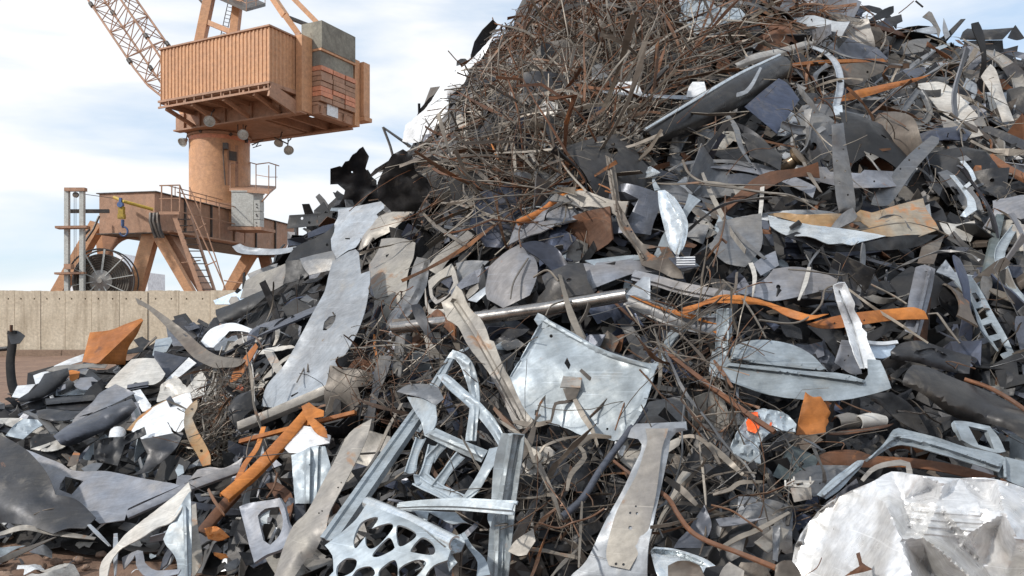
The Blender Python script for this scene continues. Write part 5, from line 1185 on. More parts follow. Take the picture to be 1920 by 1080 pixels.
sw('F', 'twisted_strip', 't', 'long twisted tan strip falling past the shield-shaped plate', '890,160 935,270 1000,400 1060,510 1132,605', (18, 26, 28, 26, 30), 'flat', d=.60, tw=(0, 70))
sw('F', 'twisted_strip', 'g', 'grey twisted strip crossing the face of the shield-shaped plate', '1005,415 1120,540 1245,645', (20, 24, 18), 'flat', d=.58, tw=(50, -20))
sw('F', 'box_channel', 't', 'short tan box channel at the edge of the wire tangle', '238,290 300,305 372,345', (50, 50), 'channel', d=.58, th=.01)
sw('G', 'standing_strip', 'c', 'short cream strip standing above the torn panel with the white lip', '448,60 442,160 430,275', (24, 22, 14), 'flat', d=.60, tw=(20, -20))
sw('G', 'standing_strip', 'c', 'thin cream strip twisting down beside the small lilac plate', '382,488 405,560 392,680', (26, 24, 8), 'flat', d=.62, tw=(0, 60))
sw('G', 'standing_strip', 'c', 'pale straight strip leaning in front of the round-hole plate', '712,512 690,600 652,697', (22, 26, 12), 'flat', d=.62, tw=(10, 30))
sw('-', 'rusty_pipe', 'r', 'orange crooked rusty pipe at the edge of the wire tangle', '970,418 1020,395 1050,372 1100,358', (12, 15, 13), 'tube', d=.5)
pl('G', 'blue_channel', 'l', 'wide blue-grey channel standing behind the straight orange rusty band', '1312,512 1360,500 1422,522 1402,640 1372,760 1332,905 1250,872 1270,700', d=.50, tilt=(.1, -.4), ribs=[('1390,530 1310,880', 14, .04)])
pl('G', 'ladder_strip', 'z', 'galvanised ladder-like strip with square openings on the lower flank', '1530,590 1560,565 1622,560 1682,650 1742,762 1820,900 1880,1030 1820,1032 1762,962 1672,852 1622,702', holes='1625,660 1650,655 1680,700 1655,712|1648,745 1690,735 1722,790 1680,810|1690,840 1738,825 1778,885 1722,900|1745,930 1790,915 1830,985 1790,1000', d=.54, th=.014)
pl('G', 'crumpled_sheet', 'p', 'crumpled pale sheet at the head of the ladder-like strip', '1425,540 1480,470 1530,540 1640,560 1600,600 1540,592 1500,570', d=.56, cr=.08)
sw('G', 'dark_post', 'm', 'dark green-grey post leaning on the lower flank beside the ladder-like strip', '1785,215 1745,400 1690,640', (50, 46), 'angle', d=.56)
sw('G', 'curled_strip', 'z', 'long galvanised curl sweeping down the edge of the flank', '1872,280 1805,380 1782,450 1812,540 1852,620 1930,705', (30, 46, 50, 34, 20), 'gutter', d=.60)
pl('G', 'pale_sheet', 'c', 'pale torn sheet above the long galvanised curl', '1792,212 1830,160 1862,118 1872,170 1902,260 1940,360 1890,290 1870,230', d=.58)
pl('G', 'brown_sheet', 'c', 'pinkish shiny sheet beside the torn panel with the white lip', '1440,250 1540,270 1640,250 1655,290 1620,370 1540,350 1480,320', d=.46, cr=.04)
pl('G', 'brown_sheet', 'n', 'brown curling sheet below the pinkish shiny sheet', '1320,490 1345,400 1440,350 1475,330 1440,420 1412,495', d=.48, bend=(70, .08))
wp = pl('M', 'window_skin', 'z', 'big galvanised panel with an upright white torn post and a glazed frame', '115,182 122,130 130,90 195,110 212,142 330,155 520,175 700,188 800,217 818,190 815,125 870,130 900,200 920,252 860,272 690,307 520,302 380,282 230,232 120,192', d=.58, tilt=(-.1, .05), ribs=[('205,150 330,165 520,187 790,222', 9, .04)], jag=.4, fine=1.3)
pl('M', 'glazed_frame', 'z', None, '210,62 330,40 460,55 560,100 632,170 520,180 330,152 212,132', d=.50, parent=wp, tilt=(0, .1), ribs=[('215,120 330,140 620,172', 8, .03)])
pl('G', 'torn_post', 'w', None, '848,615 880,603 912,600 940,660 970,722 965,750 1010,832 1005,850 1035,880 1042,930 1110,1082 1060,1085 1000,1082 960,985 910,830 870,720', d=.66, parent=wp, tilt=(-.2, -.4), ribs=[('880,650 960,850 1020,1080', 8, -.03)], jag=.5)
tr = pl('G', 'plastic_tray', 'pb', 'pale blue plastic tray beside the white torn post', '1040,930 1200,932 1195,960 1182,1002 1130,1026 1052,1020 1045,980', d=.56, tilt=(0, -.4), th=.02)
sw('G', 'tray_rim', 'w', None, '1035,938 1120,945 1205,936', (20, 20), 'bar', d=.62, parent=tr)
pl('M', 'dark_bumper', 'd', 'dark brown moulded cover beside the pale blue plastic tray', '912,92 945,65 980,50 1052,45 1160,80 1272,112 1262,190 1180,182 1030,142 910,125', d=.54, tilt=(0, .1), bend=(15, .08), ribs=[('1040,100 1100,90 1150,115', 14, -.04)])
pl('M', 'dark_bumper', 'd', 'large dark curved cover with a rusty rim on the lower flank', '968,222 985,180 1012,150 1080,160 1200,210 1352,270 1503,352 1540,380 1540,500 1503,480 1400,422 1200,382 1060,282 970,240', d=.62, tilt=(0, .05), bend=(25, .12))
sw('M', 'rusty_strip', 'q', 'rusty rim strip running above the large dark curved cover', '1240,212 1340,245 1440,300 1540,370', (16, 18), 'angle', d=.72)
pl('M', 'dark_sheet', 'd', 'dark sloping plate with small dots under the galvanised window panel', '790,282 850,275 920,270 1000,322 1050,390 1085,452 1062,457 960,402 850,312', holes='c:945,358,5|c:1050,410,4', d=.48, tilt=(.1, -.1))
pl('M', 'lilac_flap', 'l', 'blue-grey sheet with dots behind the white torn post', '668,140 700,40 760,45 790,190 740,190', d=.44, tilt=(0, -.4), holes='c:730,110,4|c:715,130,4')
pl('M', 'orange_flap', 'r', 'upright orange rusted flap with a bare grey patch below the window panel', '498,458 520,360 540,270 572,292 610,290 652,360 640,385 642,402 630,425 632,456', d=.66, tilt=(-.1, -.4), jag=.5)
pl('M', 'dark_flap', 'n', 'dark flap behind the upright orange rusted flap', '548,252 602,245 682,300 650,312 590,285', d=.56)
sw('M', 'crushed_can', 't', 'tan crushed can below the window panel', '690,395 740,385 785,395', (60, 66, 56), 'half', d=.52)
sw('M', 'crushed_can', 'c', 'paler crushed can beside the dark sloping plate', '785,395 840,385 900,395', (60, 66, 50), 'half', d=.56)
pl('M', 'rusty_strip', 'q', 'thin brown strip under the crushed cans', '640,455 700,440 800,430 930,408 900,425 800,445 700,458', d=.60)
cg_ = pl('M', 'crumpled_lump', 'z', 'crumpled white galvanised lump sprayed with orange paint', '212,520 230,470 270,400 300,360 350,345 442,360 502,410 495,445 410,440 360,470 335,510 345,585 285,572 225,540', d=.62, cr=.09, jag=.6, fine=1.5)
pl('M', 'orange_patch', 'o', None, '280,400 305,355 330,360 340,420 322,452 285,440', d=.70, parent=cg_, cr=.06)
pl('M', 'orange_patch', 'o', None, '382,415 395,380 430,378 442,400 415,420 392,428', d=.70, parent=cg_, cr=.05)
pl('M', 'gap_shade', 'k', None, '335,400 362,368 380,372 360,402', d=.70, parent=cg_)  # black patch laid on the lump for the shade in its crease
pl('M', 'bent_bracket', 'z', 'angular galvanised bracket arm bent over the crumpled aluminium sheet', '798,572 835,545 882,500 930,435 950,428 1000,440 1120,470 1240,510 1380,540 1422,562 1392,622 1200,562 1000,507 920,512 840,562 810,578', d=.72, tilt=(0, .05), ribs=[('820,560 940,460 1120,500 1390,590', 14, .04)], fine=1.2)
pl('M', 'bracket_foot', 'z', 'lower broken foot of the angular galvanised bracket arm', '590,722 660,652 730,600 770,572 800,570 792,592 740,650 690,702 632,742', d=.70, ribs=[('620,720 780,585', 14, .03)])
pl('M', 'box_end', 'z', 'galvanised box end at the picture edge above the crumpled aluminium sheet', '1385,602 1420,555 1520,580 1530,695 1482,682 1392,642', d=.66, tilt=(-.1, -.2), ribs=[('1415,570 1420,640', 12, .04)])
pl('M', 'hollow_duct', 'z', 'hollow galvanised duct end below the large dark curved cover', '1195,402 1240,398 1352,420 1392,470 1422,532 1380,537 1290,512 1230,482', holes='1258,420 1342,440 1372,522 1302,502', d=.66, tilt=(0, -.2), th=.03)
pl('M', 'brown_band', 'q', 'broad dark rusty band sweeping under the angular bracket arm', '540,592 590,555 650,530 760,525 842,550 1000,560 1200,590 1385,640 1300,652 1150,622 1000,602 800,602', d=.52, tilt=(0, .1))
sw('M', 'tan_loop', 't', 'tan strip looping over the top of the crumpled aluminium sheet', '790,660 830,615 880,592 960,580 992,588 1002,650 1022,735', (16, 22, 26, 22, 16), 'flat', d=.86)
pl('-', 'aluminium_sheet', 'a', 'huge crumpled aluminium sheet with deep creases filling the near corner', '1484,1060 1490,1025 1518,977 1574,931 1638,902 1672,884 1730,892 1800,897 1870,900 1930,918 2000,945 2050,1000 2040,1180 1478,1180', d=.80, tilt=(-.2, .05), bend=(115, .05), cr=.010, nf=1.6, ncr=3, fine=2.2,
   ribs=[('1715,955 1775,960 1838,964', 5, .012), ('1708,969 1765,974 1840,979', 5, .012), ('1705,983 1760,987 1835,994', 5, .012), ('1715,997 1765,1001 1812,1008', 5, .010)],
   facets=[(1470, 1190, -.34), (1484, 1060, -.30), (1518, 977, -.22), (1574, 931, -.12), (1638, 902, .02), (1664, 950, .06), (1690, 1010, .10), (1715, 1090, .15), (1740, 1190, .16), (1672, 884, 0), (1730, 892, .03), (1800, 897, -.02), (1870, 900, .04), (1930, 918, 0), (2010, 945, -.04), (2060, 1000, -.06), (2050, 1190, -.1),
           (1694, 940, -.05), (1706, 990, -.12), (1735, 1060, -.14), (1775, 1120, -.12), (1742, 915, -.07), (1768, 908, .06), (1760, 945, .02), (1838, 950, .08), (1842, 985, .06), (1812, 1006, .05), (1730, 1006, .09), (1775, 1042, .15), (1822, 1085, .16), (1800, 1020, -.06), (1845, 1060, -.13), (1872, 1110, -.12), (1846, 930, -.06), (1862, 1000, -.04), (1885, 962, .15), (1925, 945, .03), (1905, 1010, .13), (1895, 1050, -.02), (1960, 1020, .10), (1970, 1090, -.06)])
pl('M', 'torn_scrap', 'q', 'small rusty torn scrap lying on the crumpled aluminium sheet', '765,980 780,975 790,1020 810,1035 838,1050 800,1062 740,1075 710,1082 760,1048 780,1035', d=1.15, cr=.05)
sw('M', 'thin_wire', 'q', 'short dark wire lying on the crumpled aluminium sheet', '612,1000 590,1045 540,1075', (4, 4), 'wire', d=1.1)
fl = empty('flanged_post', P(*Z('M', '520,690')[0], depth(*Z('M', '520,690')[0]) - .62), 'square flanged post with upright bolts beside the foot of the bracket', 'flanged post')
pl('M', 'top_plate', 'c', None, '446,682 480,660 582,660 552,692', d=.66, parent=fl, tilt=(0, .6), holes='495,672 530,667 535,678 505,683')
pl('M', 'post', 'c', None, '475,692 565,690 570,740 492,755', d=.60, parent=fl, tilt=(0, -.6))
for x, y in ((452, 660), (490, 645), (562, 645), (482, 655)): sw('M', 'bolt', 'c', None, f'{x},{y} {x + 1},{y + 26}', (9, 9), 'tube', d=.72, parent=fl)
pl('M', 'teal_plate', 'm', 'dark teal plate under the broad dark rusty band', '470,500 540,530 602,560 562,642 500,600 440,560', d=.44, tilt=(.1, -.2))
pl('M', 'teal_plate', 'm', 'second dark teal plate below the crumpled white lump', '395,640 430,570 520,610 480,650 440,655', d=.42, tilt=(0, -.2))
pl('M', 'grey_plate', 'g', 'grey plate with punched holes behind the square flanged post', '480,640 560,597 660,592 760,595 702,680 622,722 575,730', holes='c:605,672,4', d=.48)
pl('L', 'metal_tray', 'y', 'shiny upturned metal tray at the foot beside the T-shaped bracket', '898,882 922,855 1050,870 1200,920 1265,962 1210,972 1180,1040 960,1045 930,1000', d=.62, tilt=(-.1, .2), ribs=[('930,880 1050,895 1190,950', 14, -.04)])
pl('L', 'oval_plate', 'n', 'brown rounded plate in front of the shiny upturned tray', '1000,962 1040,942 1100,935 1172,960 1205,1022 1190,1080 1010,1080 998,1020', d=.74, tilt=(0, -.3))
pl('L', 'oval_plate', 't', 'tan rounded plate between the brown one and the aluminium sheet', '1288,1022 1310,970 1342,940 1427,990 1412,1080 1290,1080', d=.72, tilt=(0, -.3))
pl('L', 'oval_plate', 'n', 'dark brown rounded plate against the crumpled aluminium sheet', '1598,1022 1602,960 1640,935 1692,932 1742,1000 1750,1080 1598,1080', d=.9, tilt=(0, -.3))
for mt, lb, q in (('b', 'blue-grey broken plate at the foot behind the shiny tray', '1030,862 1062,810 1102,770 1150,700 1202,620 1242,722 1222,800 1182,862'), ('l', 'lilac torn plate at the foot between the tray and the aluminium sheet', '1265,700 1340,690 1450,700 1560,690 1400,730 1290,740'), ('t', 'tan leaf of sheet hanging in the dark beside the ribbed post', '98,882 130,830 182,790 240,755 252,822 202,900 155,907'), ('t', 'tan torn sheet beside the aluminium sheet', '1480,830 1540,790 1600,735 1680,760 1640,830 1560,890'), ('g', 'narrow grey upright strip beside the aluminium sheet', '1590,740 1630,735 1615,940 1588,930'), ('t', 'tan curved flap beside the neck of the T-shaped bracket', '1000,325 1010,260 1080,230 1060,285')):
    pl('L', 'scrap_plate', mt, lb, q, d=.58, tilt=(-.1, -.2))
# --- bars, ribbons and wires one can follow
sw('L', 'rusty_bar', 'q', 'long rusty bar crossing the T-shaped bracket and running to the foot', '690,370 800,455 900,512 1000,582 1040,650 1120,760 1220,822 1400,890 1600,970', (16, 24, 26, 24, 28), 'angle', d=.74)
sw('K', 'rusty_bar', 'q', 'straight thin rusty bar pointing down to the crumpled white lump', '960,280 1130,412 1300,542 1450,652 1598,750', (20, 24, 26, 24), 'bar', d=.74)
RIB = [('K', 'v', '420,-10 460,110 520,240 545,300', 40, 'split tan strips hanging onto the top of the galvanised panel'), ('K', 'n', '505,400 600,482 660,500 720,470 800,400 945,280', 26, 'dark kinked ribbon crossing the galvanised panel'), ('K', 'n', '940,290 800,440 700,530 620,610 560,668', 26, 'dark ribbon falling across the galvanised panel to its lower edge'), ('K', 'n', '470,190 380,260 335,330 350,370 420,410 520,400', 16, 'thin kinked ribbon curling round the diamond hole'), ('K', 'v', '540,260 500,350 475,410', 22, 'short tan ribbon above the tan tab'), ('K', 'v', '470,560 520,660 570,740 600,830', 34, 'tan ribbon hanging from the tan tab over the lower edge'), ('K', 'n', '480,560 420,580 365,590 350,650 340,690', 20, 'bent dark ribbon below the brown tab on the panel'), ('K', 'n', '350,430 330,520 280,590 250,690', 14, 'thin wire running down the galvanised panel beside its ribbed edge'), ('K', 's', '840,420 780,520 740,620 700,740', 8, 'thin wire hanging down the far side of the galvanised panel'), ('K', 'v', '950,290 955,400 945,500 920,560', 22, 'pale ribbon hanging beside the corner of the galvanised panel'), ('K', 'v', '0,660 100,720 200,800 240,900 300,1010 330,1080', 22, 'pale ribbon trailing down past the ribbed post'), ('K', 'v', '130,690 240,710 340,690', 34, 'tan strip lying under the corner of the galvanised panel'), ('L', 'n', '0,350 100,300 200,200 280,110', 20, 'dark ribbon crossing the top of the ribbed post'), ('L', 'v', '275,325 300,290 400,250 500,235', 16, 'pale wire arching out of the dark below the panel'), ('L', 'v', '500,290 530,350 450,450 430,540', 30, 'twisted pale ribbon hanging in the dark hollow'), ('L', 'v', '490,295 560,235 680,240', 30, 'tan strip hooked at the lower edge of the panel'), ('L', 'n', '250,340 300,450 350,560 400,700', 28, 'dark strip falling through the hollow beside the ribbed post'), ('L', 's', '270,720 380,750 460,720 560,690 640,640', 12, 'thin wire sagging across the dark hollow'), ('L', 'v', '515,600 505,780 495,970', 16, 'straight narrow strip hanging in the dark hollow'), ('L', 's', '300,480 420,640 500,800', 8, 'thin rusty wire slanting through the dark hollow'), ('L', 'v', '1170,260 1190,400 1205,560 1210,620', 14, 'straight pale strip hanging beside the T-shaped bracket'), ('L', 'v', '1225,270 1300,340 1420,450', 36, 'pale pointed ribbon near the crumpled white lump'), ('L', 'v', '1060,240 1150,235 1230,290 1290,390', 24, 'tan ribbon arching over beside the T-shaped bracket'), ('L', 'n', '980,470 1080,540 1160,620', 40, 'brown torn strip beside the shaft of the T-shaped bracket'), ('L', 'v', '1250,560 1350,530 1400,495 1530,490', 26, 'pale curved ribbon pointing at the square flanged post'), ('L', 's', '1240,620 1350,650 1430,700 1530,770', 12, 'thin rusty wire arching at the foot near the aluminium sheet'), ('L', 'v', '1130,130 1250,110 1350,100 1480,95', 12, 'pale wire bridging from the grey-tan sheet to the lump'), ('L', 'v', '1280,870 1400,800 1500,760 1680,660', 30, 'tan strip rising towards the aluminium sheet'), ('F', 'v', '90,735 130,880 180,1000 230,1090', 30, 'long cream ribbon falling over the polished tube'), ('F', 'v', '330,840 270,870 240,950 200,1010', 26, 'twisted tan ribbon hanging over the polished tube'), ('F', 'v', '1005,760 1100,850 1180,960 1250,1090', 14, 'long pale wire falling in front of the wavy rusty band'), ('F', 'n', '1085,720 1060,840 900,950 760,1060', 20, 'dark ribbon slanting behind the wavy rusty band'), ('G', 'v', '860,612 800,640 780,720 700,800 600,830 430,810', 12, 'pale wire looping from the white post over the rusty band'), ('G', 'v', '930,635 1080,745 1200,820 1380,940', 16, 'tan wire with a knot running over the straight rusty band'), ('G', 'v', '1380,775 1430,770 1490,850 1560,940', 14, 'pale wire hooked at the end of the straight rusty band'), ('G', 'v', '1060,610 1180,670 1260,720', 12, 'pale wire above the straight rusty band'), ('G', 's', '240,110 235,260 200,400 170,510', 9, 'thin straight wire hanging in front of the shield-shaped plate'), ('G', 'v', '60,40 250,60 460,90 620,110 760,190', 20, 'long strip with small teeth above the torn panel'), ('F', 'v', '560,215 740,225 950,215 1150,260 1350,290 1480,330', 14, 'long level wire crossing under the tapering lilac strip'), ('F', 's', '780,90 820,170 900,220', 12, 'brown hooked wire beside the long twisted tan strip'), ('C', 'c', '835,140 870,270 905,400 935,500 1040,560', 12, 'long pale wire hanging straight down the upper wire tangle'), ('C', 'v', '510,600 510,640 620,705 560,770 525,780', 24, 'pale forked strip at the edge of the wire tangle'), ('C', 'v', '385,790 430,880 510,950 620,1050', 28, 'pale ribbon hanging from the tan oval bracket'), ('C', 'v', '690,700 720,800 740,960', 30, 'grey tapered strip hanging in the lower wire tangle'), ('C', 'v', '880,740 960,850 1040,970 1140,1080', 12, 'straight pale wire slanting in the lower wire tangle'), ('C', 'v', '640,700 900,670 950,660 1200,590 1400,600 1600,560', 22, 'long grey strip lying level in the wire tangle'), ('C', 'v', '620,860 830,850 1100,820 1260,790', 16, 'long tan wire lying level in the lower wire tangle'), ('C', 'v', '880,940 1100,860 1400,760 1640,600', 18, 'long straight strip rising to the dark polished trough'), ('C', 's', '110,910 130,1000 200,1090', 14, 'orange-brown wire over the black rounded plate'), ('C', 'v', '720,830 800,900 850,955', 36, 'tan spoon-ended strip in the lower wire tangle'), ('C', 'v', '300,990 500,940 580,940', 14, 'pale wire at the lower edge of the wire tangle'), ('C', 'r', '540,710 600,800 640,900', 10, 'orange thin wire in the lower wire tangle'), ('C', 's', '360,285 420,350 480,380', 6, 'thin wire poking into the sky beside the white torn sheet'), ('C', 's', '610,100 620,130 680,150 700,190', 7, 'crooked wire poking out of the crown into the sky'), ('D', 's', '1215,75 1260,40 1300,5', 6, 'thin wire sticking up from the ridge skyline'), ('D', 'd', '1310,5 1352,40', 10, 'dark short rod floating up from the ridge skyline'), ('D', 'v', '1620,790 1720,840 1800,860 1865,830', 24, 'tan wavy ribbon below the two pinkish sheets'), ('D', 'v', '435,375 445,430 400,490 330,520 220,530', 26, 'pale hooked strip below the dark polished trough'), ('D', 's', '70,590 80,640 85,690', 9, 'short brown wire hanging under the dark polished trough'), ('D', 's', '170,560 185,660 180,770', 8, 'brown wire hanging below the dark polished trough'), ('D', 'v', '680,910 720,990 780,1080', 26, 'grey strip falling from the brass-coloured bushing'), ('D', 'v', '0,900 40,980 160,1030 500,1040 700,1050', 18, 'long wire sweeping under the tapering lilac strip'), ('D', 'g', '250,650 300,720 330,830 385,920', 36, 'grey bar leaning below the dark polished trough'), ('D', 'v', '200,190 300,60 430,10 450,80', 14, 'pale wire arching over the galvanised crown sheet'), ('E', 's', '865,0 920,70 980,135', 16, 'orange wire curving out below the black rounded plate'), ('E', 'v', '1160,0 1170,80 1260,190 1350,240', 16, 'pale wire looping under the wire tangle'), ('E', 'v', '940,180 1000,240 1100,310 1180,360', 22, 'pale ribbon looping beside the long tan bar'), ('E', 'v', '1040,120 1150,130 1280,180 1440,230', 20, 'pale level strip above the lilac curved plate'), ('E', 'n', '1530,430 1450,560 1430,660', 14, 'brown wire bent over the face of the lilac curved plate'), ('E', 'v', '1560,540 1640,500 1700,560', 12, 'short wire beside the lilac curved plate'), ('E', 'r', '665,860 670,950 685,1020', 16, 'orange strip standing below the end of the polished tube'), ('E', 'v', '860,770 820,830 740,940 700,990', 24, 'tan split strip below the end of the polished tube'), ('E', 'n', '600,800 640,825 700,840', 12, 'dark wire hooked on the broad tan sheet'), ('E', 'n', '500,505 540,520 600,515', 14, 'dark thin wire lying on the long pale sheet near its top'), ('E', 'n', '590,500 640,350 660,320', 12, 'pale wire rising beside the top of the long pale sheet'), ('E', 'v', '830,1070 940,980 1040,900 1110,840', 10, 'thin straight wire rising under the polished tube'), ('E', 'n', '1630,755 1660,700 1740,670', 10, 'thin wire over the end of the polished tube'), ('E', 'n', '380,845 340,930 300,1000 290,1070', 10, 'thin wire trailing from the oval hole of the pale sheet'), ('H', 'n', '1780,250 1750,340 1720,430 1670,530', 8, 'dark wire bent along the lower part of the pale sheet'), ('H', 'c', '1250,330 1220,450 1210,620', 10, 'long upright white wire above the straw-coloured wires'), ('H', 'c', '1360,250 1380,340 1420,450 1430,640', 8, 'thin pale wire standing above the straw-coloured wires'), ('J', 'n', '1010,590 1060,500 1085,420', 34, 'grey leaf-like ribbon beside the ribbed post'), ('J', 's', '610,545 640,620 700,690 760,730', 20, 'brown ribbon threading through the truss webs'), ('J', 's', '905,340 960,400 1040,470', 20, 'tan ribbon over the top of the ribbed post'), ('J', 'v', '500,320 440,430 380,560 320,640', 26, 'dark narrow rail behind the nested frame'), ('J', 'v', '390,690 450,660 510,620', 16, 'thin strip bridging the nested frame rails'), ('I', 's', '1500,640 1540,580 1560,500', 12, 'thin brown wire rising from the square-window bracket'), ('I', 's', '1170,590 1200,650 1260,740', 20, 'dark kinked strip beside the dark rusted bar end'), ('I', 'p', '650,840 650,940 645,1080', 30, 'grey upright bar at the foot of the cream corner panel'), ('I', 'p', '500,790 560,850 620,910', 26, 'pale broken strip at the foot behind the cream corner panel'), ('I', 'n', '190,735 250,710 340,695', 8, 'thin dark wire lying on the big dark sheet'), ('I', 'n', '-40,1010 100,950 310,860', 40, 'bent grey bar lying across the bare ground'), ('M', 's', '700,310 770,340 830,360', 6, 'thin wire under the galvanised window panel'), ('M', 's', '135,130 180,190 220,250', 18, 'short orange rod lying on the end of the window panel')]
for t_, mt, q, wd_, lb in RIB:
    rb = rnd.random()
    if wd_ >= 14: sw(t_, 'metal_ribbon', mt, lb, q, (wd_ * .7, wd_, wd_ * .9, wd_ * .55), 'flat', d=.72 if t_ in 'KLJ' else .64, tw=(rnd.uniform(-40, 40), rnd.uniform(-70, 70)), wav=.03, cat='ribbon')
    else: sw(t_, 'loose_wire', mt, lb, q, (wd_, wd_), 'wire', d=.74 if t_ in 'KLJ' else .66, wav=.03, cat='wire')

# ------------------------------------------------------------------ the smaller scrap that fills the heap between the traced pieces
def visible_spot(px, py):
    return not any(x0 < px < x1 and y0 < py < y1 and inside((px, py), o) for x0, x1, y0, y1, o in OUTL)
def local_plate(outl, holes, mat, bend, cr, th=.006, fold=0.0, seed=0):
    rg = random.Random(seed)
    V2, T = tess(smooth_loop([(a * 100, b * 100) for a, b in outl], 6), [[(a * 100, b * 100) for a, b in h] for h in holes], 9, rg)
    off = Vector((rg.uniform(0, 50), rg.uniform(0, 50), 0)); vs = []
    for x, y in V2:
        x /= 100; y /= 100
        z = bend * (0.25 - x * x) * 2 + cr * (noise.noise(Vector((x * 3, y * 3, 0)) + off) * 1.2 + noise.noise(Vector((x * 8, y * 8, 0)) + off) * .4)
        if fold and y > 0.05: z -= (y - .05) * fold
        vs.append(Vector((x, y, z)))
    return thicken(vs, T, th, Vector((0, 0, 1)))
def circ2(cx, cy, r, n=8): return [(cx + r * math.cos(2 * math.pi * i / n), cy + r * math.sin(2 * math.pi * i / n)) for i in range(n)]
rq = random.Random(21)
ARCH = []      # (name, shape words, verts, faces); unit size about 1
def poly(n, ir=.25, ax=1.0):
    a0 = rq.uniform(0, 6.28); r = []
    for i in range(n):
        a = a0 + 2 * math.pi * (i + rq.uniform(-.25, .25)) / n; k = .5 * (1 - rq.uniform(0, ir)) 
        r.append((k * math.cos(a), k * math.sin(a) * ax))
    return r
for i in range(8): ARCH.append(('scrap_offcut', 'offcut of sheet', *local_plate(poly(rq.choice((4, 5, 6)), .45, rq.uniform(.5, 1)), [], None, rq.uniform(-.75, .75), rq.uniform(.02, .1), .012, rq.choice((0, 1.2, .8, -.9, -1.5)), i)))
for i in range(4): ARCH.append(('scrap_offcut', 'notched offcut', *local_plate([(-.5, -.3), (.1, -.34), (.12, -.1), (.3, -.12), (.32, -.3), (.5, -.26), (.46, .2), (.1, .34), (-.1, .2), (-.45, .3)], [circ2(-.25, 0, .04)], None, rq.uniform(-.75, .75), .05, .012, rq.choice((0, .7)), 30 + i)))
for i in range(4): ARCH.append(('scrap_offcut', 'pointed offcut', *local_plate([(-.5, -.1), (-.1, -.22), (.5, .02), (.1, .16), (-.42, .18)], [], None, rq.uniform(-.4, .4), .05, .012, 0, 40 + i)))
for i in range(3): ARCH.append(('scrap_bracket', 'bracket with a window', *local_plate([(-.5, -.3), (0, -.36), (.48, -.28), (.5, .25), (.1, .36), (-.46, .3)], [[(-.28, -.16), (.24, -.18), (.3, .12), (-.2, .16)]], None, rq.uniform(-.75, .75), .04, .03, 0, 50 + i)))
for i in range(3): ARCH.append(('scrap_bracket', 'bracket with punched holes', *local_plate([(-.5, -.16), (.1, -.2), (.5, -.3), (.5, .3), (.12, .14), (-.5, .16)], [circ2(-.3, 0, .05), circ2(.0, 0, .04), circ2(.32, .1, .06), circ2(.3, -.12, .04)], None, rq.uniform(-.75, .75), .04, .014, rq.choice((0, .9)), 60 + i)))
def local_sweep(pts, wd, kind, tw):
    path = [Vector(p) for p in pts]
    sp = []
    for i in range(len(path) - 1):
        g = lambda k: tuple(path[max(0, min(len(path) - 1, k))])
        for j in range(5): sp.append(Vector(crom(g(i - 1), g(i), g(i + 1), g(i + 2), j / 5)))
    sp.append(path[-1]); n = len(sp)
    return sweep_mesh(sp, [wd * (.75 + .25 * math.sin(i * .9)) if kind == 'flat' else wd for i in range(n)], kind, Vector((0, 0, 1)), tw, .012)
for i in range(7):
    k = rq.uniform(-.35, .35); ARCH.append(('scrap_strip', 'curved strip', *local_sweep([(-.5, 0, 0), (-.2, k * .5, rq.uniform(0, .12)), (.15, k, rq.uniform(-.05, .12)), (.5, k * rq.uniform(.2, 1.4), 0)], rq.uniform(.06, .14), 'flat', (rq.uniform(-60, 60), rq.uniform(-60, 60)))))
for i in range(4): ARCH.append(('scrap_strip', 'twisted strip', *local_sweep([(-.5, 0, 0), (-.15, rq.uniform(-.1, .1), .05), (.2, rq.uniform(-.1, .1), 0), (.5, .1, .1)], rq.uniform(.05, .10), 'flat', (rq.uniform(-90, 0), rq.uniform(60, 180)))))
for i, kd in enumerate(('channel', 'angle', 'hat', 'rail', 'half', 'channel', 'angle')):
    ARCH.append(('scrap_channel', 'length of ' + {'channel': 'channel', 'angle': 'angle bar', 'hat': 'pressed rail', 'rail': 'ribbed rail', 'half': 'half pipe'}[kd], *local_sweep([(-.5, 0, 0), (-.1, .02, rq.uniform(-.03, .03)), (.5, rq.uniform(-.12, .12), 0)], rq.uniform(.10, .18), kd, (0, rq.uniform(-25, 25)))))
ARCHM = {}
TONE = {'d': 'dark grey', 'g': 'grey', 'k': 'black', 'b': 'blue-grey', 'n': 'brown', 't': 'tan', 'l': 'lilac', 'q': 'rust-brown', 'z': 'galvanised', 'r': 'orange rusty', 'p': 'pale grey', 'c': 'cream', 'e': 'deep blue', 'w': 'white'}
def arch_mesh(i, mat):
    if (i, mat) not in ARCHM:
        nm, _, V, Fc = ARCH[i]
        o = finish(nm, V, Fc, M[mat], None, 38, center=False)
        ARCHM[(i, mat)] = o.data; bpy.data.objects.remove(o)
    return ARCHM[(i, mat)]
CUTW = (' with ', ' lying', ' leaning', ' standing', ' beside', ' below', ' under', ' above', ' in ', ' jutting', ' on ', ' hang', ' slid', ' reach', ' behind', ' tucked', ' stack', ' between', ' lowest', ' at ', ' curl', ' half ', ' cross', ' bent ', ' point', ' fill', ' of ', ' close', ' from', ' flar', ' slop', ' loop', ' run', ' among', ' across', ' arch', ' spring', ' wind', ' carry', ' fall', ' trail', ' sweep', ' against', ' near', ' that', ' over', ' rising', ' down', ' project', ' poking', ' continuing', ' folded', ' sticking', ', ')
def short(lb):
    k = min([lb.find(c) for c in CUTW if lb.find(c) > 8] + [len(lb)])
    return lb[:k]
LM = {}
for x, y, s_, lb in HERO:
    if lb and s_ > 45: LM.setdefault(short(lb), []).append((x, y, s_))
LMS = [(k, v[0]) for k, v in LM.items() if len(v) == 1 and 3 <= len(k.split()) <= 7]
USED = set()
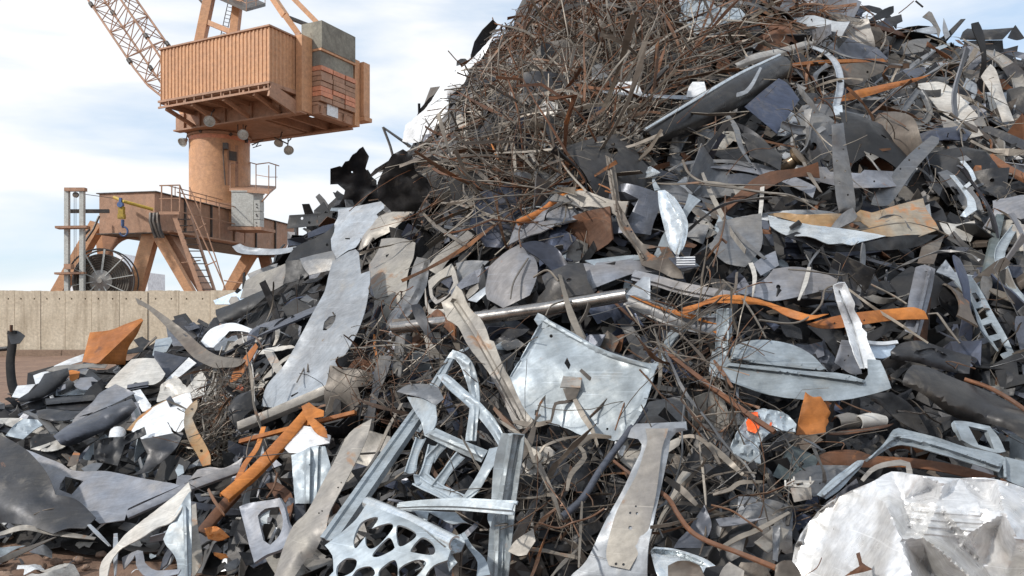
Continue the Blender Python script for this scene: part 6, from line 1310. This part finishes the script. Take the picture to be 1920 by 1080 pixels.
def where(px, py):
    c = sorted(LMS, key=lambda q: math.hypot(q[1][0] - px, q[1][1] - py))[:6]
    r = []
    for k, (x, y, s_) in c:
        dx, dy = px - x, py - y
        rel = ('just above' if dy < 0 else 'just below') if abs(dy) > abs(dx) * .8 else 'beside'
        if math.hypot(dx, dy) < s_ * .3: rel = 'at'
        elif math.hypot(dx, dy) > 130 and rel == 'beside': rel = 'some way from'
        r.append(f'{rel} the {k}')
    return r
def new_label(head, px, py):
    for wv in where(px, py):
        lb = f'{head} {wv}'
        if len(lb.split()) <= 16 and lb not in USED:
            USED.add(lb); return lb
    ws = where(px, py)
    for a in ws:
        for b in ws[1:]:
            lb = f"{head} {a}, near the {b.split(' the ', 1)[1]}"
            if len(lb.split()) <= 16 and lb not in USED and a != b: USED.add(lb); return lb
    return f'{head} {ws[0]}'
def zone(px, py):  # darker mixes carry the shadow of gaps and upper flank in their colour
    """which tones lie about where"""
    if px < 520 and py > 560: return 'dddkkkgbbbltczwnpdb'
    if py < 190 and px < 1350: return 'nqnddgkktn'
    if px > 1250 and py < 420: return 'ddddggkkkbblnnneptgq'
    if py > 720 and 880 < px < 1480: return 'dddkkknngtkgd'
    return 'ddddddgkkkkkbbnntlqgeez'
from mathutils import Matrix
def orient(px, py, rg, spread=.7):
    n = slope_normal(px, py) - ray((px, py)).normalized() * .35 + Vector((rg.gauss(0, spread), rg.gauss(0, spread), rg.gauss(0, spread))) * .6
    n.normalize()
    x = n.orthogonal().normalized(); a = rg.uniform(0, 6.28)
    x = (Matrix.Rotation(a, 3, n) @ x); y = n.cross(x)
    return Matrix((x, y, n)).transposed()
rf = random.Random(5)
def scatter(count, names, smin, smax, d0, d1, group):
    idx = [i for i, a in enumerate(ARCH) if a[0] in names]; n = 0; tries = 0
    while n < count and tries < count * 30:
        tries += 1
        px = rf.uniform(-30, 1950); py = rf.uniform(0, 1090)
        if py < lut(SIL, px) + 4 or not visible_spot(px, py): continue
        if py > 1000 and px < 420: continue
        if 690 < px < 1000 and py < lut(SIL, px) + 75: continue
        if px > 1600 and py < lut(SIL, px) + 25: continue
        D = depth(px, py)
        if EYE + (HZ - py) / F * D < 0.12: continue
        i = rf.choice(idx); mat = rf.choice(zone(px, py))
        size = rf.uniform(smin, smax) / F * D * (1.0 if py > 350 else .85)
        rr_ = size / D * F * .42
        if sum(not visible_spot(px + rr_ * math.cos(a), py + rr_ * math.sin(a)) for a in (0, 1.05, 2.1, 3.14, 4.2, 5.25)) > 1: continue
        me = arch_mesh(i, mat)
        o = bpy.data.objects.new(ARCH[i][0], me); col.objects.link(o)
        p = P(px, py, D) - ray((px, py)).normalized() * rf.uniform(d0, d1)
        o.matrix_world = Matrix.Translation(p) @ orient(px, py, rf).to_4x4() @ Matrix.Diagonal((size, size, size, 1))
        sz = 'small' if size / D * F < (smin + smax) / 2 else 'bigger'
        tag(o, new_label(f'{sz} {TONE[mat]} {ARCH[i][1]}', px, py), ARCH[i][0].replace('_', ' '), group)
        n += 1
scatter(290, ('scrap_offcut',), 75, 235, .12, .40, 'sheet offcuts in the heap')
scatter(240, ('scrap_strip',), 90, 290, .20, .46, 'strips of scrap in the heap')
scatter(110, ('scrap_channel',), 90, 240, .15, .40, 'lengths of bar in the heap')
scatter(80, ('scrap_bracket',), 55, 140, .15, .42, 'brackets in the heap')

# uncountable small scrap packed into the heap's surface: one mass
def debris():
    rg = random.Random(77); V = []; Fc = []; FM = []
    mats = ['d', 'g', 'k', 'b', 'n', 't', 'q', 'l', 'e', 'z', 'c', 'r', 'p', 'w']
    n = 0
    while n < 3600:
        px = rg.uniform(-380, 2350); py = rg.uniform(-60, 1100)
        if py < lut(SIL, px) - 2: continue
        D = depth(px, py)
        if EYE + (HZ - py) / F * D < 0.04: continue
        m = orient(px, py, rg, .9); p = P(px, py, D) - ray((px, py)).normalized() * rg.uniform(-.05, .26)
        s = rg.choice((22, 32, 45, 65, 90)) / F * D
        mi = mats.index(rg.choice(zone(px, py) + 'kkkkkkddddd')); b = len(V); f0 = len(Fc)  # extra black and dark steel put the shade between pieces into the colour
        if rg.random() < .5:      # bent offcut: two creased facets with thickness
            q = [(-.5, -.3 * rg.uniform(.5, 1)), (0, -.35 * rg.uniform(.6, 1)), (.5 * rg.uniform(.6, 1), -.2), (.5, .25 * rg.uniform(.2, 1)), (0, .35 * rg.uniform(.5, 1)), (-.5 * rg.uniform(.7, 1), .3)]
            z = [0, rg.uniform(-.25, .25), rg.uniform(-.1, .1), rg.uniform(-.1, .1), rg.uniform(-.2, .25), 0]
            for side in (0, -.014):
                for (x, y), h in zip(q, z): V.append(p + m @ Vector((x * s, y * s, h * s + side * max(s, .25))))
            Fc += [(b, b + 1, b + 4, b + 5), (b + 1, b + 2, b + 3, b + 4), (b + 6, b + 11, b + 10, b + 7), (b + 7, b + 10, b + 9, b + 8)]
            Fc += [(b + i, b + 6 + i, b + 6 + (i + 1) % 6, b + (i + 1) % 6) for i in range(6)]
        else:                     # curved sliver
            k = 6; w_ = s * rg.uniform(.07, .22); c = rg.uniform(-.5, .5); tw_ = rg.uniform(-1.5, 1.5); z0 = rg.uniform(-.2, .2)
            for i in range(k):
                t = i / (k - 1) - .5; L_ = 1.5
                ctr = Vector((t * s * L_, c * s * (0.25 - t * t) * 2, z0 * s * (0.25 - t * t) * 4)); a = tw_ * t
                sd_ = Vector((0, math.cos(a), math.sin(a))) * w_ * (1 - abs(t) * .8); nn = Vector((0, -math.sin(a), math.cos(a))) * .005
                for u in (ctr - sd_ + nn, ctr + sd_ + nn, ctr + sd_ - nn, ctr - sd_ - nn): V.append(p + m @ u)
            for i in range(k - 1):
                for j in range(4): Fc.append((b + i * 4 + j, b + i * 4 + (j + 1) % 4, b + i * 4 + 4 + (j + 1) % 4, b + i * 4 + 4 + j))
            Fc += [(b, b + 1, b + 2, b + 3), tuple(b + (k - 1) * 4 + j for j in range(4))]
        FM += [mi] * (len(Fc) - f0); n += 1
    o = finish('scrap_debris', V, Fc, None, None, 0, [M[k] for k in mats], FM)
    tag(o, 'small bent scraps packed all over the surface of the heap', 'scrap', kind='stuff')
debris()

# tangled wire and ribbon: uncountable, one mass per tangle
def inpoly(pts): return [tuple(p) for p in pts]
CROWN = [(960, 70), (1020, -20), (1560, -30), (1640, 40), (1500, 70), (1300, 95), (1240, 110), (900, 165), (890, 150)]
MIDT = [(900, 160), (1240, 105), (1340, 70), (1420, 90), (1260, 250), (1140, 330), (1110, 400), (960, 430), (880, 380), (820, 330), (835, 260)]
HOLLOW = [(960, 800), (1200, 830), (1130, 1080), (940, 1090)]
HOLLOW2 = [(1230, 800), (1480, 780), (1560, 930), (1480, 1080), (1210, 1060)]
STRAW = [(405, 730), (470, 690), (500, 760), (450, 830), (400, 890), (340, 870), (360, 790)]
MID2 = [(1180, 620), (1330, 640), (1400, 760), (1300, 800), (1180, 780), (1230, 690)]
INNER = [(700, 700), (940, 690), (980, 800), (860, 900), (720, 830)]
SHOULD = [(640, 610), (830, 610), (860, 700), (700, 740), (600, 720)]
def wire_path(rg, px, py, length, lift, kink, flat):
    D = depth(px, py); n = slope_normal(px, py)
    p = P(px, py, D) + n * lift
    a = rg.gauss(0, .9) if flat else rg.uniform(0, 6.28)
    x = Vector((1, 0, 0)); x = (x - n * x.dot(n)).normalized(); y = n.cross(x)
    d = (x * math.cos(a) + y * math.sin(a)) * rg.choice((-1, 1)) + n * rg.uniform(-.25, .25)
    k = 11; st = length / k; cv = Vector((rg.gauss(0, 1), rg.gauss(0, 1), rg.gauss(0, 1))) * kink
    pts = [p]
    for i in range(k):
        d = (d + cv * .75 + Vector((rg.gauss(0, 1), rg.gauss(0, 1), rg.gauss(0, 1))) * kink * .3).normalized()
        if rg.random() < .08: d = (d + Vector((rg.gauss(0, 1), rg.gauss(0, 1), rg.gauss(0, 1))) * .9).normalized()
        p = p + d * st; pts.append(p)
    c = sum(pts, Vector()) / len(pts); sh = P(px, py, D) + n * lift - c
    pts = [q + sh for q in pts]
    # keep it over the heap's surface instead of inside it
    res = []
    for q in pts:
        u = CX + q.x / max(.5, q.y) * F
        hz = heapz(u, q.y)
        if q.z < hz + .02: q = q + Vector((0, -.5, .8)) * min(.5, hz + .02 - q.z)
        res.append(q)
    return res
def wires(name, label, zones, seed, mats, flat=False):
    rg = random.Random(seed); V = []; Fc = []; FM = []
    for poly_, count, L0, L1, r0, r1, lift, kink, mw in zones:
        x0 = min(p[0] for p in poly_); x1 = max(p[0] for p in poly_); y0 = min(p[1] for p in poly_); y1 = max(p[1] for p in poly_)
        n = 0
        while n < count:
            px = rg.uniform(x0, x1); py = rg.uniform(y0, y1)
            if not inside((px, py), poly_): continue
            if not visible_spot(px, py) and rg.random() < (.85 if not flat else .8): continue
            py = max(py, lut(SIL, px) + 2)
            pts = wire_path(rg, px, py, rg.uniform(L0, L1), rg.uniform(0, lift), kink, flat)
            if any(HZ - (q.z - EYE) / q.y * F < lut(SIL, CX + q.x / q.y * F) - (16 if rg.random() < .97 else 40) for q in pts): continue
            if sum(not visible_spot(CX + q.x / q.y * F, HZ - (q.z - EYE) / q.y * F) for q in pts[::3]) > (1 if rg.random() < .85 else 3): continue
            n += 1
            ribbon = rg.random() < .34; r = rg.uniform(r0, r1) * rg.choice((.7, .8, 1, 1, 1.5)); mi = rg.choice(mw); b = len(V); f0 = len(Fc); m = len(pts)
            ph = rg.uniform(0, 3); tws = rg.gauss(0, .25)
            for i, q in enumerate(pts):
                t = (pts[min(i + 1, m - 1)] - pts[max(i - 1, 0)]).normalized(); u = t.orthogonal().normalized(); v = t.cross(u)
                a = ph + tws * i; c_, s_ = math.cos(a), math.sin(a); A_ = u * c_ + v * s_; B_ = v * c_ - u * s_
                if ribbon:
                    w_ = r * (5.0 if poly_ is CROWN else 3.6) * (.5 + .5 * math.sin(i * .8 + ph) ** 2); V += [q + A_ * w_ + B_ * .002, q - A_ * w_ + B_ * .002, q - A_ * w_ - B_ * .002, q + A_ * w_ - B_ * .002]
                else: V += [q + A_ * r, q + B_ * r, q - A_ * r, q - B_ * r]
            for i in range(m - 1):
                for j in range(4): Fc.append((b + i * 4 + j, b + i * 4 + (j + 1) % 4, b + i * 4 + 4 + (j + 1) % 4, b + i * 4 + 4 + j))
            FM += [mi] * (len(Fc) - f0)
    o = finish(name, V, Fc, None, None, 0, [M[k] for k in mats], FM)
    tag(o, label, 'wire', kind='stuff')
HEAPALL = [(300, 660), (560, 470), (760, 300), (900, 120), (1650, 60), (1940, 120), (1940, 1080), (500, 1080)]
wires('wire_tangle', 'dense tangle of rusty brown and grey wire covering the crown and upper slope', [
    (CROWN, 1450, .6, 2.2, .0025, .0065, .36, .24, (0, 0, 0, 0, 1, 2, 3, 4)), (MIDT, 1300, .8, 3.0, .0025, .0065, .32, .16, (0, 1, 1, 1, 1, 2, 3)),
    ([(1500, 30), (1700, 60), (1900, 110), (1900, 330), (1450, 330), (1400, 120)], 170, .5, 1.6, .004, .009, .3, .22, (0, 1, 1, 4))], 3, ['s', 'v', 'q', 'n', 'g'], True)
wires('wire_tangle', 'loose ribbons and wires hanging in the dark hollows of the lower heap', [
    (HOLLOW, 95, .4, 1.1, .0015, .004, .6, .45, (1, 1, 0, 3)), (HOLLOW2, 110, .4, 1.1, .0015, .004, .6, .4, (1, 1, 0, 3, 4)), (MID2, 100, .4, 1.1, .0015, .004, .6, .3, (1, 1, 0, 3)), (INNER, 120, .4, .9, .0015, .004, .5, .4, (1, 0, 3)), (SHOULD, 60, .3, .7, .0015, .004, .5, .35, (1, 0, 2)),
    (STRAW, 520, .25, .6, .0018, .003, .30, .25, (0, 1, 1, 1)), (HEAPALL, 230, .4, 1.3, .0015, .0045, .45, .3, (0, 1, 1, 3, 4))], 4, ['s', 'v', 'q', 'n', 'g'])

# ------------------------------------------------------------------ bare ground at the near corner: stones and flat clippings
rs = random.Random(12)
for i in range(26):
    px = rs.uniform(-20, 330); py = rs.uniform(985, 1085)
    D = EYE * F / (py - HZ); c = P(px, py, D); r = rs.uniform(.015, .05)
    bm = bmesh.new(); bmesh.ops.create_icosphere(bm, subdivisions=2, radius=r)
    for v in bm.verts: v.co = v.co * (1 + .5 * noise.noise(v.co * 22 + Vector((i, 0, 0)))); v.co.z *= .6
    vs = [c + v.co + Vector((0, 0, r * .2)) for v in bm.verts]; fs = [[v.index for v in f.verts] for f in bm.faces]; bm.free()
    o = finish('stone', vs, fs, M['stone'], None, 0)
    tag(o, new_label('rough brown stone on the bare earth', px, py), 'stone', 'stones on the bare earth')
i_off = [i for i, a in enumerate(ARCH) if a[0] in ('scrap_offcut', 'scrap_strip')]
for k in range(40):
    px = rs.uniform(-30, 560); py = rs.uniform(970, 1090)
    D = min(EYE * F / (py - HZ), depth(px, py)); c = P(px, py, D)
    if not visible_spot(px, py): continue
    i = rs.choice(i_off); mt = rs.choice('gbwzcltdp'); s = rs.uniform(.10, .32)
    o = bpy.data.objects.new(ARCH[i][0], arch_mesh(i, mt)); col.objects.link(o)
    o.matrix_world = Matrix.Translation(c + Vector((0, 0, .05))) @ Matrix.Rotation(rs.uniform(0, 6.28), 4, 'Z') @ Matrix.Rotation(rs.gauss(0, .3), 4, 'X') @ Matrix.Diagonal((s, s, s, 1))
    tag(o, new_label(f'{TONE[mt]} {ARCH[i][1]} dropped on the ground', px, py), ARCH[i][0].replace('_', ' '), 'scrap dropped at the foot')
